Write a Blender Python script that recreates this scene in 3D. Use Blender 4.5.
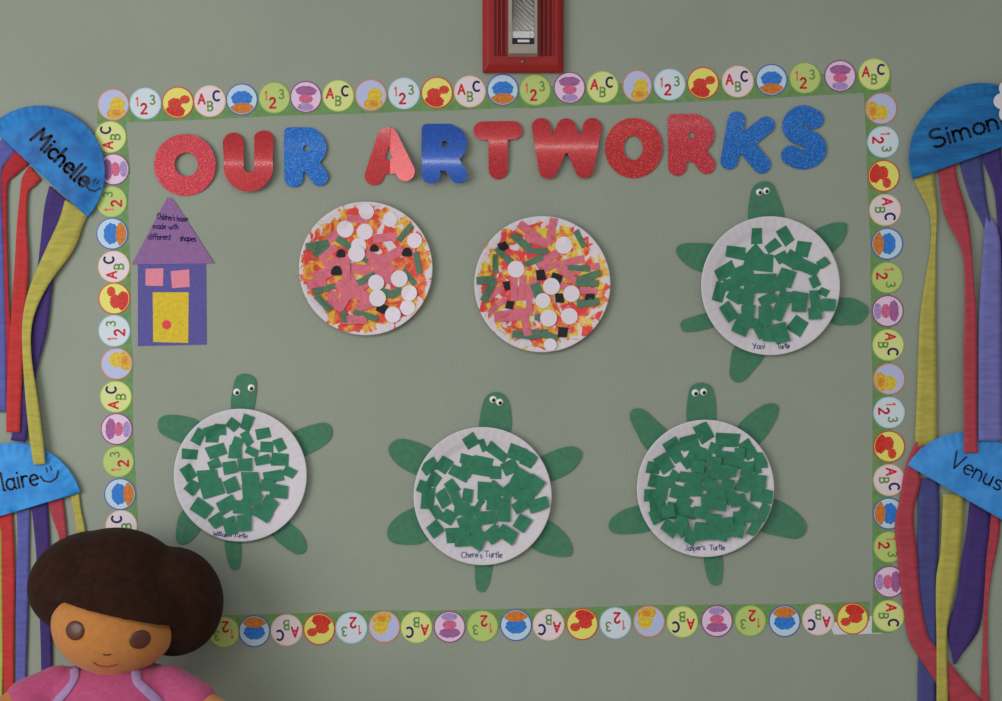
import bpy, bmesh, math, random
import numpy as np
from mathutils import Vector, Matrix
from mathutils.bvhtree import BVHTree

SC = bpy.context.scene
COL = SC.collection
for o in list(bpy.data.objects):
    bpy.data.objects.remove(o)
PI = math.pi
R = math.radians
random.seed(4)

# ------------------------------------------------------------------ camera, light, exposure
W_M, DIST, EYE, ROLL = 1.70, 2.2, 1.35, R(1.4)
S = W_M / 1002.0                                   # metres on the wall per photo pixel
RT = Vector((math.cos(ROLL), 0, -math.sin(ROLL)))
UP = Vector((math.sin(ROLL), 0, math.cos(ROLL)))
cam = bpy.data.cameras.new('camera')
cam.sensor_width = 36.0
cam.lens = 36.0 * DIST / W_M
cam.clip_start = 0.05
cam_o = bpy.data.objects.new('camera', cam)
COL.objects.link(cam_o)
bk = Vector((0, -1, 0))
m4 = Matrix.Identity(4)
for i in range(3):
    m4[i][0], m4[i][1], m4[i][2] = RT[i], UP[i], bk[i]
m4.translation = Vector((0, -DIST, EYE))
cam_o.matrix_world = m4
SC.camera = cam_o

SC.view_settings.view_transform = 'Standard'
SC.view_settings.look = 'None'
SC.view_settings.gamma = 1.0
SC.view_settings.use_curve_mapping = False
SC.view_settings.exposure = 0.0

world = bpy.data.worlds.new('world')
SC.world = world
world.use_nodes = True
bg = world.node_tree.nodes['Background']
bg.inputs[0].default_value = (0.93, 0.97, 1.0, 1)
bg.inputs[1].default_value = 0.33


def area(name, loc, aim, sx, sy, power, col):
    l = bpy.data.lights.new(name, 'AREA')
    l.shape = 'RECTANGLE'
    l.size, l.size_y, l.energy, l.color = sx, sy, power, col
    o = bpy.data.objects.new(name, l)
    COL.objects.link(o)
    o.location = loc
    o.rotation_euler = (Vector(aim) - Vector(loc)).to_track_quat('-Z', 'Z').to_euler()
    return o


area('daylight_window', (-2.3, -2.3, 1.55), (0.15, 0, 1.15), 2.0, 1.6, 41, (0.98, 1.0, 0.99))
area('ceiling_light', (-0.1, -3.1, 2.62), (-0.1, -3.1, 0), 2.2, 0.35, 34, (1.0, 0.985, 0.95))

# ------------------------------------------------------------------ helpers
GAIN = 0.68        # what a surface of albedo 1 shows on this wall (linear)


def lin(c):
    c = c / 255.0
    return c / 12.92 if c <= 0.04045 else ((c + 0.055) / 1.055) ** 2.4


def alb(rgb, gain=GAIN):
    return tuple(min(0.92, lin(v) / gain) for v in rgb) + (1.0,)


MATS = {}


def mat(name, rgb, rough=0.75, spec=0.3, var=0.0, vscale=60.0, bump=0.0, bscale=300.0, metal=0.0,
        rgb2=None, aniso=None, sheen=0.0):
    """paper / cloth / plastic: one colour, optional mottling to rgb2 and a fine bump"""
    if name in MATS:
        return MATS[name]
    m = bpy.data.materials.new(name)
    m.use_nodes = True
    nt = m.node_tree
    b = nt.nodes['Principled BSDF']
    b.inputs['Base Color'].default_value = alb(rgb)
    b.inputs['Roughness'].default_value = rough
    b.inputs['Specular IOR Level'].default_value = spec
    b.inputs['Metallic'].default_value = metal
    if sheen:
        b.inputs['Sheen Weight'].default_value = sheen
    tc = nt.nodes.new('ShaderNodeTexCoord')
    mp = nt.nodes.new('ShaderNodeMapping')
    nt.links.new(tc.outputs['Object'], mp.inputs[0])
    if aniso:
        mp.inputs['Rotation'].default_value = aniso[0]
        mp.inputs['Scale'].default_value = aniso[1]
    if var or rgb2:
        n = nt.nodes.new('ShaderNodeTexNoise')
        n.inputs['Scale'].default_value = vscale
        n.inputs['Detail'].default_value = 4
        nt.links.new(mp.outputs[0], n.inputs['Vector'])
        r = nt.nodes.new('ShaderNodeValToRGB')
        c2 = rgb2 or tuple(v * (1 - var) for v in rgb)
        r.color_ramp.elements[0].position = 0.32
        r.color_ramp.elements[0].color = alb(c2)
        r.color_ramp.elements[1].position = 0.66
        r.color_ramp.elements[1].color = alb(rgb)
        nt.links.new(n.outputs['Fac'], r.inputs[0])
        nt.links.new(r.outputs[0], b.inputs['Base Color'])
    if bump:
        n2 = nt.nodes.new('ShaderNodeTexNoise')
        n2.inputs['Scale'].default_value = bscale
        n2.inputs['Detail'].default_value = 3
        nt.links.new(mp.outputs[0] if aniso else tc.outputs['Object'], n2.inputs['Vector'])
        bp = nt.nodes.new('ShaderNodeBump')
        bp.inputs['Strength'].default_value = bump
        bp.inputs['Distance'].default_value = 0.001
        nt.links.new(n2.outputs['Fac'], bp.inputs['Height'])
        nt.links.new(bp.outputs[0], b.inputs['Normal'])
    MATS[name] = m
    return m


def glitter(name, rgb, fleck, rough, strength, coat):
    """glitter card: tiny cells, each with its own tint and its own tilt"""
    m = bpy.data.materials.new(name)
    m.use_nodes = True
    nt = m.node_tree
    b = nt.nodes['Principled BSDF']
    tc = nt.nodes.new('ShaderNodeTexCoord')
    v = nt.nodes.new('ShaderNodeTexVoronoi')
    v.inputs['Scale'].default_value = 820
    nt.links.new(tc.outputs['Object'], v.inputs['Vector'])
    sep = nt.nodes.new('ShaderNodeSeparateColor')
    nt.links.new(v.outputs['Color'], sep.inputs[0])
    r = nt.nodes.new('ShaderNodeValToRGB')
    e = r.color_ramp.elements
    e[0].position, e[0].color = 0.0, alb(tuple(c * 0.78 for c in rgb))
    e[1].position, e[1].color = 0.80, alb(rgb)
    x = e.new(0.99)
    x.color = alb(fleck)
    nt.links.new(sep.outputs[0], r.inputs[0])
    nt.links.new(r.outputs[0], b.inputs['Base Color'])
    b.inputs['Roughness'].default_value = rough
    b.inputs['Metallic'].default_value = 0.25
    b.inputs['Coat Weight'].default_value = coat
    b.inputs['Coat Roughness'].default_value = 0.13
    bp = nt.nodes.new('ShaderNodeBump')
    bp.inputs['Strength'].default_value = strength
    bp.inputs['Distance'].default_value = 0.0006
    nt.links.new(sep.outputs[1], bp.inputs['Height'])
    nt.links.new(bp.outputs[0], b.inputs['Normal'])
    MATS[name] = m
    return m


def wpt(px, py, d=0.0, z=0.0):
    """photo pixel -> point on the wall plane, d metres out from it"""
    p = RT * ((px - 501) * S) + UP * ((350.5 - py) * S)
    return Vector((p.x, -d, p.z + EYE))


def qpt(px, py, d):
    """photo pixel -> point standing d metres in front of the wall (for the alarm and the doll)"""
    k = (DIST - d) / DIST
    p = RT * ((px - 501) * S * k) + UP * ((350.5 - py) * S * k)
    return Vector((p.x, -d, p.z + EYE))


class MB:
    def __init__(self, org):
        self.o, self.v, self.f, self.m, self.s = Vector(org), [], [], [], []

    def add(self, p):
        self.v.append(p - self.o)
        return len(self.v) - 1

    def face(self, ids, m=0, smooth=False):
        self.f.append(ids)
        self.m.append(m)
        self.s.append(smooth)

    def fan(self, outl, dep, th, m=0, rings=2, smooth=False, edge=None):
        """thin solid sheet with a star-shaped outline (pixels); dep(px, py) = depth of its face"""
        cx = sum(p[0] for p in outl) / len(outl)
        cy = sum(p[1] for p in outl) / len(outl)
        if not callable(dep):
            dv = dep
            dep = lambda x, y: dv
        n = len(outl)
        me = m if edge is None else edge
        fr, ba = [], []
        for k in range(1, rings + 1):
            t = k / rings
            fr.append([self.add(wpt(cx + (x - cx) * t, cy + (y - cy) * t,
                                    dep(cx + (x - cx) * t, cy + (y - cy) * t))) for x, y in outl])
        c = self.add(wpt(cx, cy, dep(cx, cy)))
        back = [self.add(wpt(x, y, dep(x, y) - th)) for x, y in outl]
        cb = self.add(wpt(cx, cy, dep(cx, cy) - th))
        ccw = sum(outl[i][0] * outl[(i + 1) % n][1] - outl[(i + 1) % n][0] * outl[i][1] for i in range(n)) < 0
        for i in range(n):
            j = (i + 1) % n
            def F(*ids, mm=m):
                self.face(list(ids) if ccw else list(ids)[::-1], mm, smooth)
            F(c, fr[0][i], fr[0][j])
            for k in range(rings - 1):
                F(fr[k][i], fr[k + 1][i], fr[k + 1][j], fr[k][j])
            F(fr[-1][i], back[i], back[j], fr[-1][j], mm=me)
            F(cb, back[j], back[i], mm=me)

    def stroke(self, pts, w, dep, m=0):
        """pen stroke along pts (pixels): short quads and round joints lying on depth dep"""
        if not callable(dep):
            dv = dep
            dep = lambda x, y: dv
        P = [Vector(p) for p in pts]
        for a, b in zip(P, P[1:]):
            L = (b - a).length
            if L < 1e-6:
                continue
            k = max(1, int(L / 3))
            d = (b - a) / L
            nrm = Vector((-d.y, d.x)) * w / 2
            prev = None
            for i in range(k + 1):
                q = a + (b - a) * i / k
                ids = [self.add(wpt(*(q + nrm), dep(q.x, q.y))), self.add(wpt(*(q - nrm), dep(q.x, q.y)))]
                if prev:
                    self.face([prev[0], ids[0], ids[1], prev[1]][::-1], m)
                prev = ids
        for q in P:
            ids = [self.add(wpt(q.x + w / 2 * math.cos(t), q.y - w / 2 * math.sin(t), dep(q.x, q.y)))
                   for t in [2 * PI * i / 8 for i in range(8)]]
            self.face(ids, m)

    def ribbon(self, L, Rr, dl, dr, th, m=0):
        rows = []
        for (lx, ly), (rx, ry), a, b in zip(L, Rr, dl, dr):
            row = []
            for k in range(5):
                t = k / 4
                dd = a + (b - a) * t + 0.0006 * math.sin(t * PI * 3)
                row.append((self.add(wpt(lx + (rx - lx) * t, ly + (ry - ly) * t, dd)),
                            self.add(wpt(lx + (rx - lx) * t, ly + (ry - ly) * t, dd - th))))
            rows.append(row)
        for r0, r1 in zip(rows, rows[1:]):
            for k in range(4):
                self.face([r0[k][0], r1[k][0], r1[k + 1][0], r0[k + 1][0]], m, True)
                self.face([r0[k][1], r0[k + 1][1], r1[k + 1][1], r1[k][1]], m, True)
            self.face([r0[0][0], r0[0][1], r1[0][1], r1[0][0]], m)
            self.face([r0[4][0], r1[4][0], r1[4][1], r0[4][1]], m)
        for row, fl in ((rows[0], 0), (rows[-1], 1)):
            for k in range(4):
                q = [row[k][0], row[k + 1][0], row[k + 1][1], row[k][1]]
                self.face(q[::-1] if fl else q, m)

    def box(self, x0, x1, y0, y1, z0, z1, m=0):
        c = [self.add(Vector((x, y, z))) for x in (x0, x1) for y in (y0, y1) for z in (z0, z1)]
        for q in ((0, 1, 3, 2), (4, 6, 7, 5), (0, 4, 5, 1), (2, 3, 7, 6), (0, 2, 6, 4), (1, 5, 7, 3)):
            self.face([c[i] for i in q], m)

    def build(self, name, mats, parent=None):
        me = bpy.data.meshes.new(name)
        me.from_pydata([tuple(v) for v in self.v], [], self.f)
        for mm in (mats if isinstance(mats, (list, tuple)) else [mats]):
            me.materials.append(mm)
        me.polygons.foreach_set('material_index', self.m)
        me.polygons.foreach_set('use_smooth', self.s)
        me.update()
        return link(name, me, self.o, parent)


def link(name, me, org, parent=None):
    o = bpy.data.objects.new(name, me)
    COL.objects.link(o)
    if parent is not None:
        o.parent = parent
        pw = Vector((0, 0, 0))
        q = parent
        while q is not None:
            pw += Vector(q.location)
            q = q.parent
        o.location = Vector(org) - pw
    else:
        o.location = org
    return o


def thing(name, label, cat, org, group=None):
    o = bpy.data.objects.new(name, None)
    o.empty_display_size = 0.05
    COL.objects.link(o)
    o.location = org
    return tag(o, label, cat, group)


def tag(o, label, cat, group=None):
    o['label'], o['category'] = label, cat
    if group:
        o['group'] = group
    return o


def catmull(pts, n=6, closed=False):
    out = []
    N = len(pts)
    rng = range(N) if closed else range(N - 1)
    for i in rng:
        g = lambda k: pts[k % N] if closed else pts[max(0, min(N - 1, k))]
        p0, p1, p2, p3 = g(i - 1), g(i), g(i + 1), g(i + 2)
        for k in range(n):
            t = k / n
            out.append(tuple(0.5 * (2 * b + (c - a) * t + (2 * a - 5 * b + 4 * c - d) * t * t +
                                    (3 * b - a - 3 * c + d) * t ** 3) for a, b, c, d in zip(p0, p1, p2, p3)))
    if not closed:
        out.append(tuple(pts[-1]))
    return out


def circle(cx, cy, rx, ry=None, n=32, a0=0.0):
    ry = rx if ry is None else ry
    return [(cx + rx * math.cos(a0 + 2 * PI * i / n), cy + ry * math.sin(a0 + 2 * PI * i / n)) for i in range(n)]


def quad(cx, cy, w, h, ang, jit=0.0, sub=3, seed=None):
    rnd = random.Random(seed)
    a = R(ang)
    cs = []
    for sx, sy in ((-1, -1), (1, -1), (1, 1), (-1, 1)):
        x = sx * w / 2 + rnd.uniform(-jit, jit)
        y = sy * h / 2 + rnd.uniform(-jit, jit)
        cs.append((cx + x * math.cos(a) - y * math.sin(a), cy + x * math.sin(a) + y * math.cos(a)))
    return subdiv(cs, sub)


def subdiv(cs, sub):
    out = []
    for i in range(len(cs)):
        a, b = cs[i], cs[(i + 1) % len(cs)]
        for k in range(sub):
            t = k / sub
            out.append((a[0] + (b[0] - a[0]) * t, a[1] + (b[1] - a[1]) * t))
    return out


# handwriting: strokes in units of the capital height, y up
def arc(cx, cy, rx, ry, a0, a1, n=9):
    return [(cx + rx * math.cos(R(a0 + (a1 - a0) * i / n)), cy + ry * math.sin(R(a0 + (a1 - a0) * i / n)))
            for i in range(n + 1)]


FONT = {
    'M': (.95, [[(0, 0), (.12, 1), (.42, .4), (.72, 1), (.82, 0)]]),
    'C': (.80, [arc(.42, .5, .38, .5, 55, 305)]),
    'S': (.72, [arc(.34, .74, .27, .25, 40, 270, 8) + arc(.34, .25, .29, .25, 90, -140, 8)]),
    'V': (.72, [[(0, 1), (.28, 0), (.6, .95)]]),
    'T': (.75, [[(0, 1), (.7, .98)], [(.34, .98), (.32, 0)]]),
    'Y': (.75, [[(0, 1), (.32, .5)], [(.65, 1), (.2, 0)]]),
    'J': (.65, [[(.45, 1), (.45, .25)] + arc(.25, .25, .2, .25, 0, -160, 6)]),
    'W': (1.0, [[(0, 1), (.22, 0), (.45, .7), (.68, 0), (.9, 1)]]),
    'H': (.8, [[(0, 1), (0, 0)], [(.6, 1), (.6, 0)], [(0, .5), (.6, .5)]]),
    'a': (.62, [arc(.26, .3, .24, .3, 40, 320, 8), [(.48, .6), (.48, .1), (.56, 0)]]),
    'c': (.56, [arc(.28, .3, .25, .3, 50, 310, 8)]),
    'd': (.62, [arc(.26, .3, .24, .3, 40, 320, 8), [(.48, 1), (.48, 0)]]),
    'e': (.58, [[(.05, .3), (.5, .34)] + arc(.28, .3, .24, .3, 10, 310, 8)]),
    'f': (.42, [arc(.3, .78, .16, .2, 40, 180, 5) + [(.14, 0)], [(0, .55), (.32, .55)]]),
    'h': (.62, [[(.05, 1), (.05, 0)], arc(.25, .34, .2, .25, 180, 0, 6) + [(.46, 0)]]),
    'i': (.26, [[(.1, .58), (.1, 0)], [(.1, .82), (.12, .85)]]),
    'l': (.28, [[(.1, 1), (.1, .05), (.18, 0)]]),
    'm': (.92, [[(.05, .6), (.05, 0)], arc(.21, .36, .16, .22, 180, 0, 5) + [(.37, 0)],
                arc(.55, .36, .18, .22, 180, 0, 5) + [(.75, 0)]]),
    'n': (.60, [[(.05, .6), (.05, 0)], arc(.25, .34, .2, .25, 180, 0, 6) + [(.46, 0)]]),
    'o': (.62, [arc(.28, .3, .25, .3, 90, 450, 10)]),
    'p': (.60, [[(.05, .6), (.05, -.4)], arc(.27, .3, .22, .28, 150, -150, 8)]),
    'r': (.46, [[(.06, .6), (.06, 0)], arc(.26, .34, .2, .24, 180, 50, 5)]),
    's': (.50, [arc(.24, .45, .18, .15, 40, 270, 6) + arc(.24, .15, .2, .15, 90, -140, 6)]),
    't': (.44, [[(.18, .95), (.18, .1), (.3, 0)], [(0, .62), (.38, .64)]]),
    'u': (.60, [[(.04, .6), (.04, .25)] + arc(.24, .24, .2, .24, 180, 360, 6) + [(.44, .6)], [(.44, .6), (.46, 0)]]),
    'w': (.78, [[(0, .6), (.18, 0), (.36, .5), (.54, 0), (.72, .6)]]),
    'A': (.75, [[(0, 0), (.34, 1), (.68, 0)], [(.13, .36), (.55, .36)]]),
    'B': (.68, [[(.05, 0), (.05, 1)], [(.05, 1)] + arc(.3, .76, .24, .24, 90, -90, 6) + [(.05, .52)],
                [(.05, .52)] + arc(.3, .26, .28, .26, 90, -90, 6) + [(.05, 0)]]),
    '1': (.30, [[(.0, .8), (.16, 1), (.16, 0)]]),
    '2': (.65, [arc(.28, .72, .25, .28, 160, -30, 8) + [(.02, 0), (.58, 0)]]),
    '3': (.62, [arc(.26, .75, .22, .24, 150, -90, 7) + arc(.26, .26, .27, .26, 90, -150, 7)]),
    "'": (.22, [[(.1, 1), (.06, .75)]]),
    ' ': (.45, []),
}


def write(mb, text, x, y, size, ang, w, dep, m, sx=1.0, wob=0.0, seed=1):
    """text on a baseline starting at photo pixel (x, y), rising by ang degrees clockwise"""
    rnd = random.Random(seed)
    a = R(ang)
    X = 0.0
    for ch in text:
        adv, st = FONT[ch]
        dy = rnd.uniform(-wob, wob)
        for s in st:
            pts = []
            for u, v in s:
                lx, ly = (X + u) * size * sx, -(v + dy) * size
                pts.append((x + lx * math.cos(a) - ly * math.sin(a), y + lx * math.sin(a) + ly * math.cos(a)))
            mb.stroke(pts, w, dep, m)
        X += adv


# ------------------------------------------------------------------ the setting
M_wall = mat('wall_paint', (136, 142, 129), 0.62, 0.25, bump=0.8, bscale=230, var=0.035, vscale=5)
M_floor = mat('floor_tile', (150, 145, 130), 0.5, 0.3, var=0.1, vscale=8)
M_ledge = mat('ledge_paint', (140, 138, 125), 0.5, 0.3, var=0.05, vscale=10)


def structure(name, x0, x1, y0, y1, z0, z1, m):
    b = MB((0, 0, 0))
    b.box(x0, x1, y0, y1, z0, z1)
    o = b.build(name, m)
    o['kind'] = 'structure'
    return o


structure('wall_back', -3.2, 3.2, 0.0, 0.12, 0.0, 2.8, M_wall)
structure('floor', -3.2, 3.2, -4.2, 0.12, -0.05, 0.0, M_floor)
led = structure('trim_1', -3.2, 3.2, -0.46, 0.0, 0.0, 0.60, M_ledge)
bv = led.modifiers.new('bevel', 'BEVEL')
bv.width, bv.segments = 0.008, 2

# ------------------------------------------------------------------ border of printed discs
RAD = 15.9
M_green = mat('border_green', (102, 138, 84), 0.6, var=0.1, vscale=90)
M_white = mat('white_paper', (196, 192, 198), 0.7, bump=0.1)
INK = {'A': mat('ink_red', (196, 52, 62), 0.5), 'B': mat('ink_green', (118, 158, 84), 0.5),
       'C': mat('ink_navy', (52, 46, 108), 0.5), '1': mat('ink_coral', (214, 104, 86), 0.5),
       '2': mat('ink_crimson', (192, 42, 58), 0.5), '3': mat('ink_leaf', (128, 160, 92), 0.5)}
# kind: (ring, ground, glyphs or colour dabs)
KINDS = {
    'sun':   ((196, 120, 96), (166, 172, 206)),
    'num_w': ((150, 184, 200), (190, 198, 212)),
    'red':   ((192, 62, 44), (214, 202, 98)),
    'abc_p': ((226, 172, 140), (206, 190, 196)),
    'blue':  ((74, 84, 166), (172, 192, 228)),
    'num_g': ((128, 156, 78), (168, 184, 104)),
    'pink':  ((128, 60, 116), (228, 178, 202)),
    'abc_g': ((158, 184, 78), (196, 199, 128)),
}
DABS = {   # plain dabs of colour: (x, y, rx, ry, colour)
    'sun': [((3, -9, 10, 6.5), (222, 170, 52)), ((4, 0, 7.5, 7.5), (230, 184, 58)), ((3, -8, 4.5, 3), (216, 140, 52))],
    'red': [((-3, -9, 10, 6.5), (206, 48, 38)), ((-3, -1, 7, 5.5), (208, 58, 44)), ((7, 3, 5, 4.2), (212, 66, 46))],
    'blue': [((0, 1, 10.5, 7.5), (48, 118, 204)), ((0, -9.5, 12, 6), (204, 118, 44))],
    'pink': [((0, 6, 10.5, 5), (158, 92, 148)), ((0, -2, 7, 4.5), (206, 98, 136)),
             ((0, -10, 8, 4), (170, 140, 192))],
}
DISC_LABEL = {'sun': 'lavender disc with a yellow dab', 'num_w': 'pale blue disc printed 1 2 3',
              'red': 'yellow disc with a red dab', 'abc_p': 'pale pink disc printed A B C',
              'blue': 'light blue disc with blue and orange dabs', 'num_g': 'green disc printed 1 2 3',
              'pink': 'pink disc with purple dabs', 'abc_g': 'yellow green disc printed A B C'}
SEQ = ['sun', 'num_w', 'red', 'abc_p', 'blue', 'num_g', 'pink', 'abc_g']


def disc_mesh(kind):
    ring, ground = KINDS[kind]
    org = wpt(501, 350.5)
    mb = MB(org)
    C = (501, 350.5)
    mats = [mat('disc_ground_' + kind, ground, 0.45, 0.4), mat('disc_ring_' + kind, ring, 0.45, 0.4)]
    ci = circle(*C, RAD, n=40)
    mb.fan(ci, 0.0009, 0.0006, 1, rings=1)
    mb.fan(circle(*C, RAD - 1.1, n=40), 0.0010, 0.0001, 0, rings=1)
    if kind in DABS:
        rnd = random.Random(kind)
        for k, ((x, y, rx, ry), c) in enumerate(DABS[kind]):
            mats.append(mat('print_%d_%d_%d' % c, c, 0.5, var=0.18, vscale=260))
            pts = []
            for px, py in circle(0, 0, 1, 1, 44):
                t = math.atan2(py, px)
                q = 1 + 0.03 * math.sin(7 * t + k) + 0.035 * math.sin(11 * t + 2 * k)
                vx, vy = x + rx * px * q, y + ry * py * q
                L = math.hypot(vx, vy)
                f = min(1, (RAD - 1.6) / L) if L else 1
                pts.append((C[0] + vx * f, C[1] - vy * f))
            mb.fan(pts, 0.00108 + 0.00004 * k, 0.00003, len(mats) - 1, rings=1)
    else:
        gl = {'a': [('A', -11.5, -2.5, 9.4, 2.1), ('B', -2.6, -9.6, 9.0, 1.8), ('C', 3.2, 0.2, 9.6, 2.2)],
              'n': [('1', -9.2, -2.2, 8.6, 1.5), ('2', -4.6, -10.0, 9.8, 2.2), ('3', 4.6, -1.0, 9.0, 1.7)]}[kind[0]]
        for ch, x, y, sz, w in gl:
            mats.append(INK[ch])
            write(mb, ch, C[0] + x, C[1] - y, sz, 0, w, 0.0011, len(mats) - 1)
    o = mb.build('disc', mats)
    me = o.data
    bpy.data.objects.remove(o)
    return me


DISC = {k: disc_mesh(k) for k in SEQ}

top = [(113.5, 104.8), (145.6, 103.6), (178, 102.6), (210, 101.2), (242, 99.5), (274.4, 97.8), (306, 97), (338.3, 95.9),
       (371, 95.2), (404, 93.5), (437, 92.8), (469.8, 91.6), (502.8, 89.9), (535, 90), (569.5, 87.8), (602.6, 87.1),
       (637.3, 86), (669.6, 84.7), (703, 83), (737.7, 81.6), (771.4, 80), (804.9, 78), (840, 76), (874, 74.3)]
left = [(110.5, 137), (113.6, 169.4), (111.4, 201.7), (112.3, 233.7), (114, 266.7), (114.5, 298.5), (114.5, 330.8),
        (116.7, 363.7), (116, 396.7), (116.7, 429), (118.3, 461.6), (120.2, 494), (121.5, 526), (122, 559), (122.6, 591)]
right = [(881, 108.7), (883, 142), (883.6, 176), (885, 210), (887, 243.8), (887, 277.6), (887.6, 311), (888, 345),
         (889, 379), (889, 412.5), (889, 446.5), (889, 480), (888.6, 513.5), (889, 547), (889.5, 581.7), (888.6, 615.8)]
bottom = [(852.4, 618.5), (818, 619.6), (784.5, 621), (750.3, 620.7), (716.8, 621), (682.3, 621.8), (649, 621.4),
          (615.4, 623), (582.2, 624), (548.6, 624.7), (516, 625), (482.5, 626), (449.6, 626.7), (416.5, 627.3),
          (384.4, 626.7), (351.5, 627.8), (319.2, 629), (286.7, 630), (254.4, 631), (224, 632), (191, 632.8),
          (158, 633.6), (125, 634.4)]
BORDERS = [
    ('top', top, SEQ * 3, 0, (0, 1), 'long border strip of printed discs above the heading letters'),
    ('left', left, [SEQ[(7 - i) % 8] for i in range(15)], -90, (1, 0), 'border strip of printed discs down the left edge beside the paper house'),
    ('right', right, SEQ * 2, 90, (-1, 0), 'border strip of printed discs down the right edge beside the streamers'),
    ('bottom', bottom, [SEQ[(2 - i + 8 * 4) % 8] if False else ['red', 'abc_p', 'blue', 'num_g', 'pink', 'abc_g', 'sun', 'num_w'][i % 8] for i in range(23)],
     180, (0, -1), 'border strip of upside down discs along the bottom, below the turtles'),
]
for side, pts, kinds, rot, inn, lab in BORDERS:
    mid = pts[len(pts) // 2]
    t = thing('border_strip', lab, 'border strip', wpt(*mid), 'border strips of printed discs')
    mb = MB(wpt(*mid))
    # green card: straight inner edge, outer edge dipping between the discs
    e0 = (pts[0][0] * 2 - pts[1][0], pts[0][1] * 2 - pts[1][1])
    e1 = (pts[-1][0] * 2 - pts[-2][0], pts[-1][1] * 2 - pts[-2][1])
    ext = [((e0[0] + pts[0][0]) / 2, (e0[1] + pts[0][1]) / 2)] + pts + [((e1[0] + pts[-1][0]) / 2, (e1[1] + pts[-1][1]) / 2)]
    inw = 18 if side == 'top' else 16.5
    rows = []
    for i, (x, y) in enumerate(ext):
        rows.append((x, y))
    dd = 0.0003 if side in ('top', 'bottom') else 0.00022
    for (a, b) in zip(rows, rows[1:]):
        q = [(a[0] - inn[0] * 3, a[1] - inn[1] * 3), (b[0] - inn[0] * 3, b[1] - inn[1] * 3),
             (b[0] + inn[0] * inw, b[1] + inn[1] * inw), (a[0] + inn[0] * inw, a[1] + inn[1] * inw)]
        mb.fan(q, dd, 0.0002, 0, rings=1)
    mb.build('backing', M_green, t)
    if side == 'bottom':
        mb = MB(wpt(858, 622))
        mb.fan([(826, 617), (882, 616), (882, 633.5), (834, 634.5)], 0.00018, 0.00015, 0, rings=1)
        b = mb.build('paper_end', M_white, t)
        b['label'] = 'bare white end of the strip'
    for (x, y), k in zip(pts, kinds):
        d = link('disc', DISC[k], wpt(x, y), t)
        d.rotation_euler = (0, R(rot) + random.uniform(-0.04, 0.04), 0)
        d['label'] = DISC_LABEL[k]
        if side == 'top' and abs(x - 637.3) < 1:
            d.scale = (0.93, 1, 1)

# ------------------------------------------------------------------ heading letters
G_red = glitter('glitter_red', (186, 30, 42), (226, 92, 70), 0.42, 0.30, 0.05)
G_pink = glitter('glitter_rose', (190, 40, 58), (226, 96, 96), 0.40, 0.25, 0.12)
F_red = glitter('foil_red', (182, 32, 42), (200, 52, 50), 0.34, 0.05, 0.55)
F_blue = glitter('foil_blue', (10, 76, 172), (26, 96, 200), 0.34, 0.04, 0.9)
G_blue = glitter('glitter_blue', (14, 96, 184), (66, 146, 214), 0.42, 0.25, 0.1)


def sd_cap(X, Y, a, b, r):
    ax, ay, bx, by = *a, *b
    dx, dy = bx - ax, by - ay
    L = dx * dx + dy * dy + 1e-9
    t = np.clip(((X - ax) * dx + (Y - ay) * dy) / L, 0, 1)
    return np.hypot(X - ax - t * dx, Y - ay - t * dy) - r


def sd_path(X, Y, pts, r):
    return np.minimum.reduce([sd_cap(X, Y, a, b, r) for a, b in zip(pts, pts[1:])])


def sd_ell(X, Y, cx, cy, rx, ry):
    return (np.hypot((X - cx) / rx, (Y - cy) / ry) - 1) * min(rx, ry)


def sd_rbox(X, Y, x0, y0, x1, y1, r):
    cx, cy, hx, hy = (x0 + x1) / 2, (y0 + y1) / 2, (x1 - x0) / 2 - r, (y1 - y0) / 2 - r
    qx, qy = np.abs(X - cx) - hx, np.abs(Y - cy) - hy
    return np.hypot(np.maximum(qx, 0), np.maximum(qy, 0)) + np.minimum(np.maximum(qx, qy), 0) - r


def sd_poly(X, Y, P):
    ins = np.zeros(X.shape, bool)
    d = np.full(X.shape, 1e9)
    n = len(P)
    for i in range(n):
        (ax, ay), (bx, by) = P[i], P[(i + 1) % n]
        d = np.minimum(d, sd_cap(X, Y, P[i], P[(i + 1) % n], 0))
        c = ((ay > Y) != (by > Y))
        with np.errstate(divide='ignore', invalid='ignore'):
            ins ^= c & (X < (bx - ax) * (Y - ay) / ((by - ay) or 1e-9) + ax)
    return np.where(ins, -d, d)


def contours(F, xs, ys):
    """closed zero contours of F (negative inside)"""
    seg = {}
    ny, nx = F.shape
    def pt(i0, j0, i1, j1):
        a, b = F[j0, i0], F[j1, i1]
        t = a / (a - b)
        return (xs[i0] + (xs[i1] - xs[i0]) * t, ys[j0] + (ys[j1] - ys[j0]) * t)
    nxt, pos = {}, {}
    S4 = np.sign(F)
    act = (np.abs(S4[:-1, :-1] + S4[1:, :-1] + S4[:-1, 1:] + S4[1:, 1:]) < 4)
    for j, i in zip(*np.nonzero(act)):
        c = [(i, j), (i + 1, j), (i + 1, j + 1), (i, j + 1)]
        v = [F[q[1], q[0]] < 0 for q in c]
        ent, ex = [], []
        for k in range(4):
            a, b = c[k], c[(k + 1) % 4]
            if v[k] != v[(k + 1) % 4]:
                key = (min(a, b), max(a, b))
                pos[key] = pt(*key[0], *key[1])
                (ex if v[k] else ent).append(key)
        if len(ex) == 1:
            nxt[ex[0]] = ent[0]
        elif len(ex) == 2:
            nxt[ex[0]] = ent[0] if ent[0] != ex[0] else ent[1]
            nxt[ex[1]] = ent[1] if ent[1] != ex[1] else ent[0]
    out = []
    while nxt:
        s = next(iter(nxt))
        loop, k = [], s
        while k in nxt:
            loop.append(pos[k])
            k = nxt.pop(k)
        if len(loop) > 6:
            out.append(loop)
    return out


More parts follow.
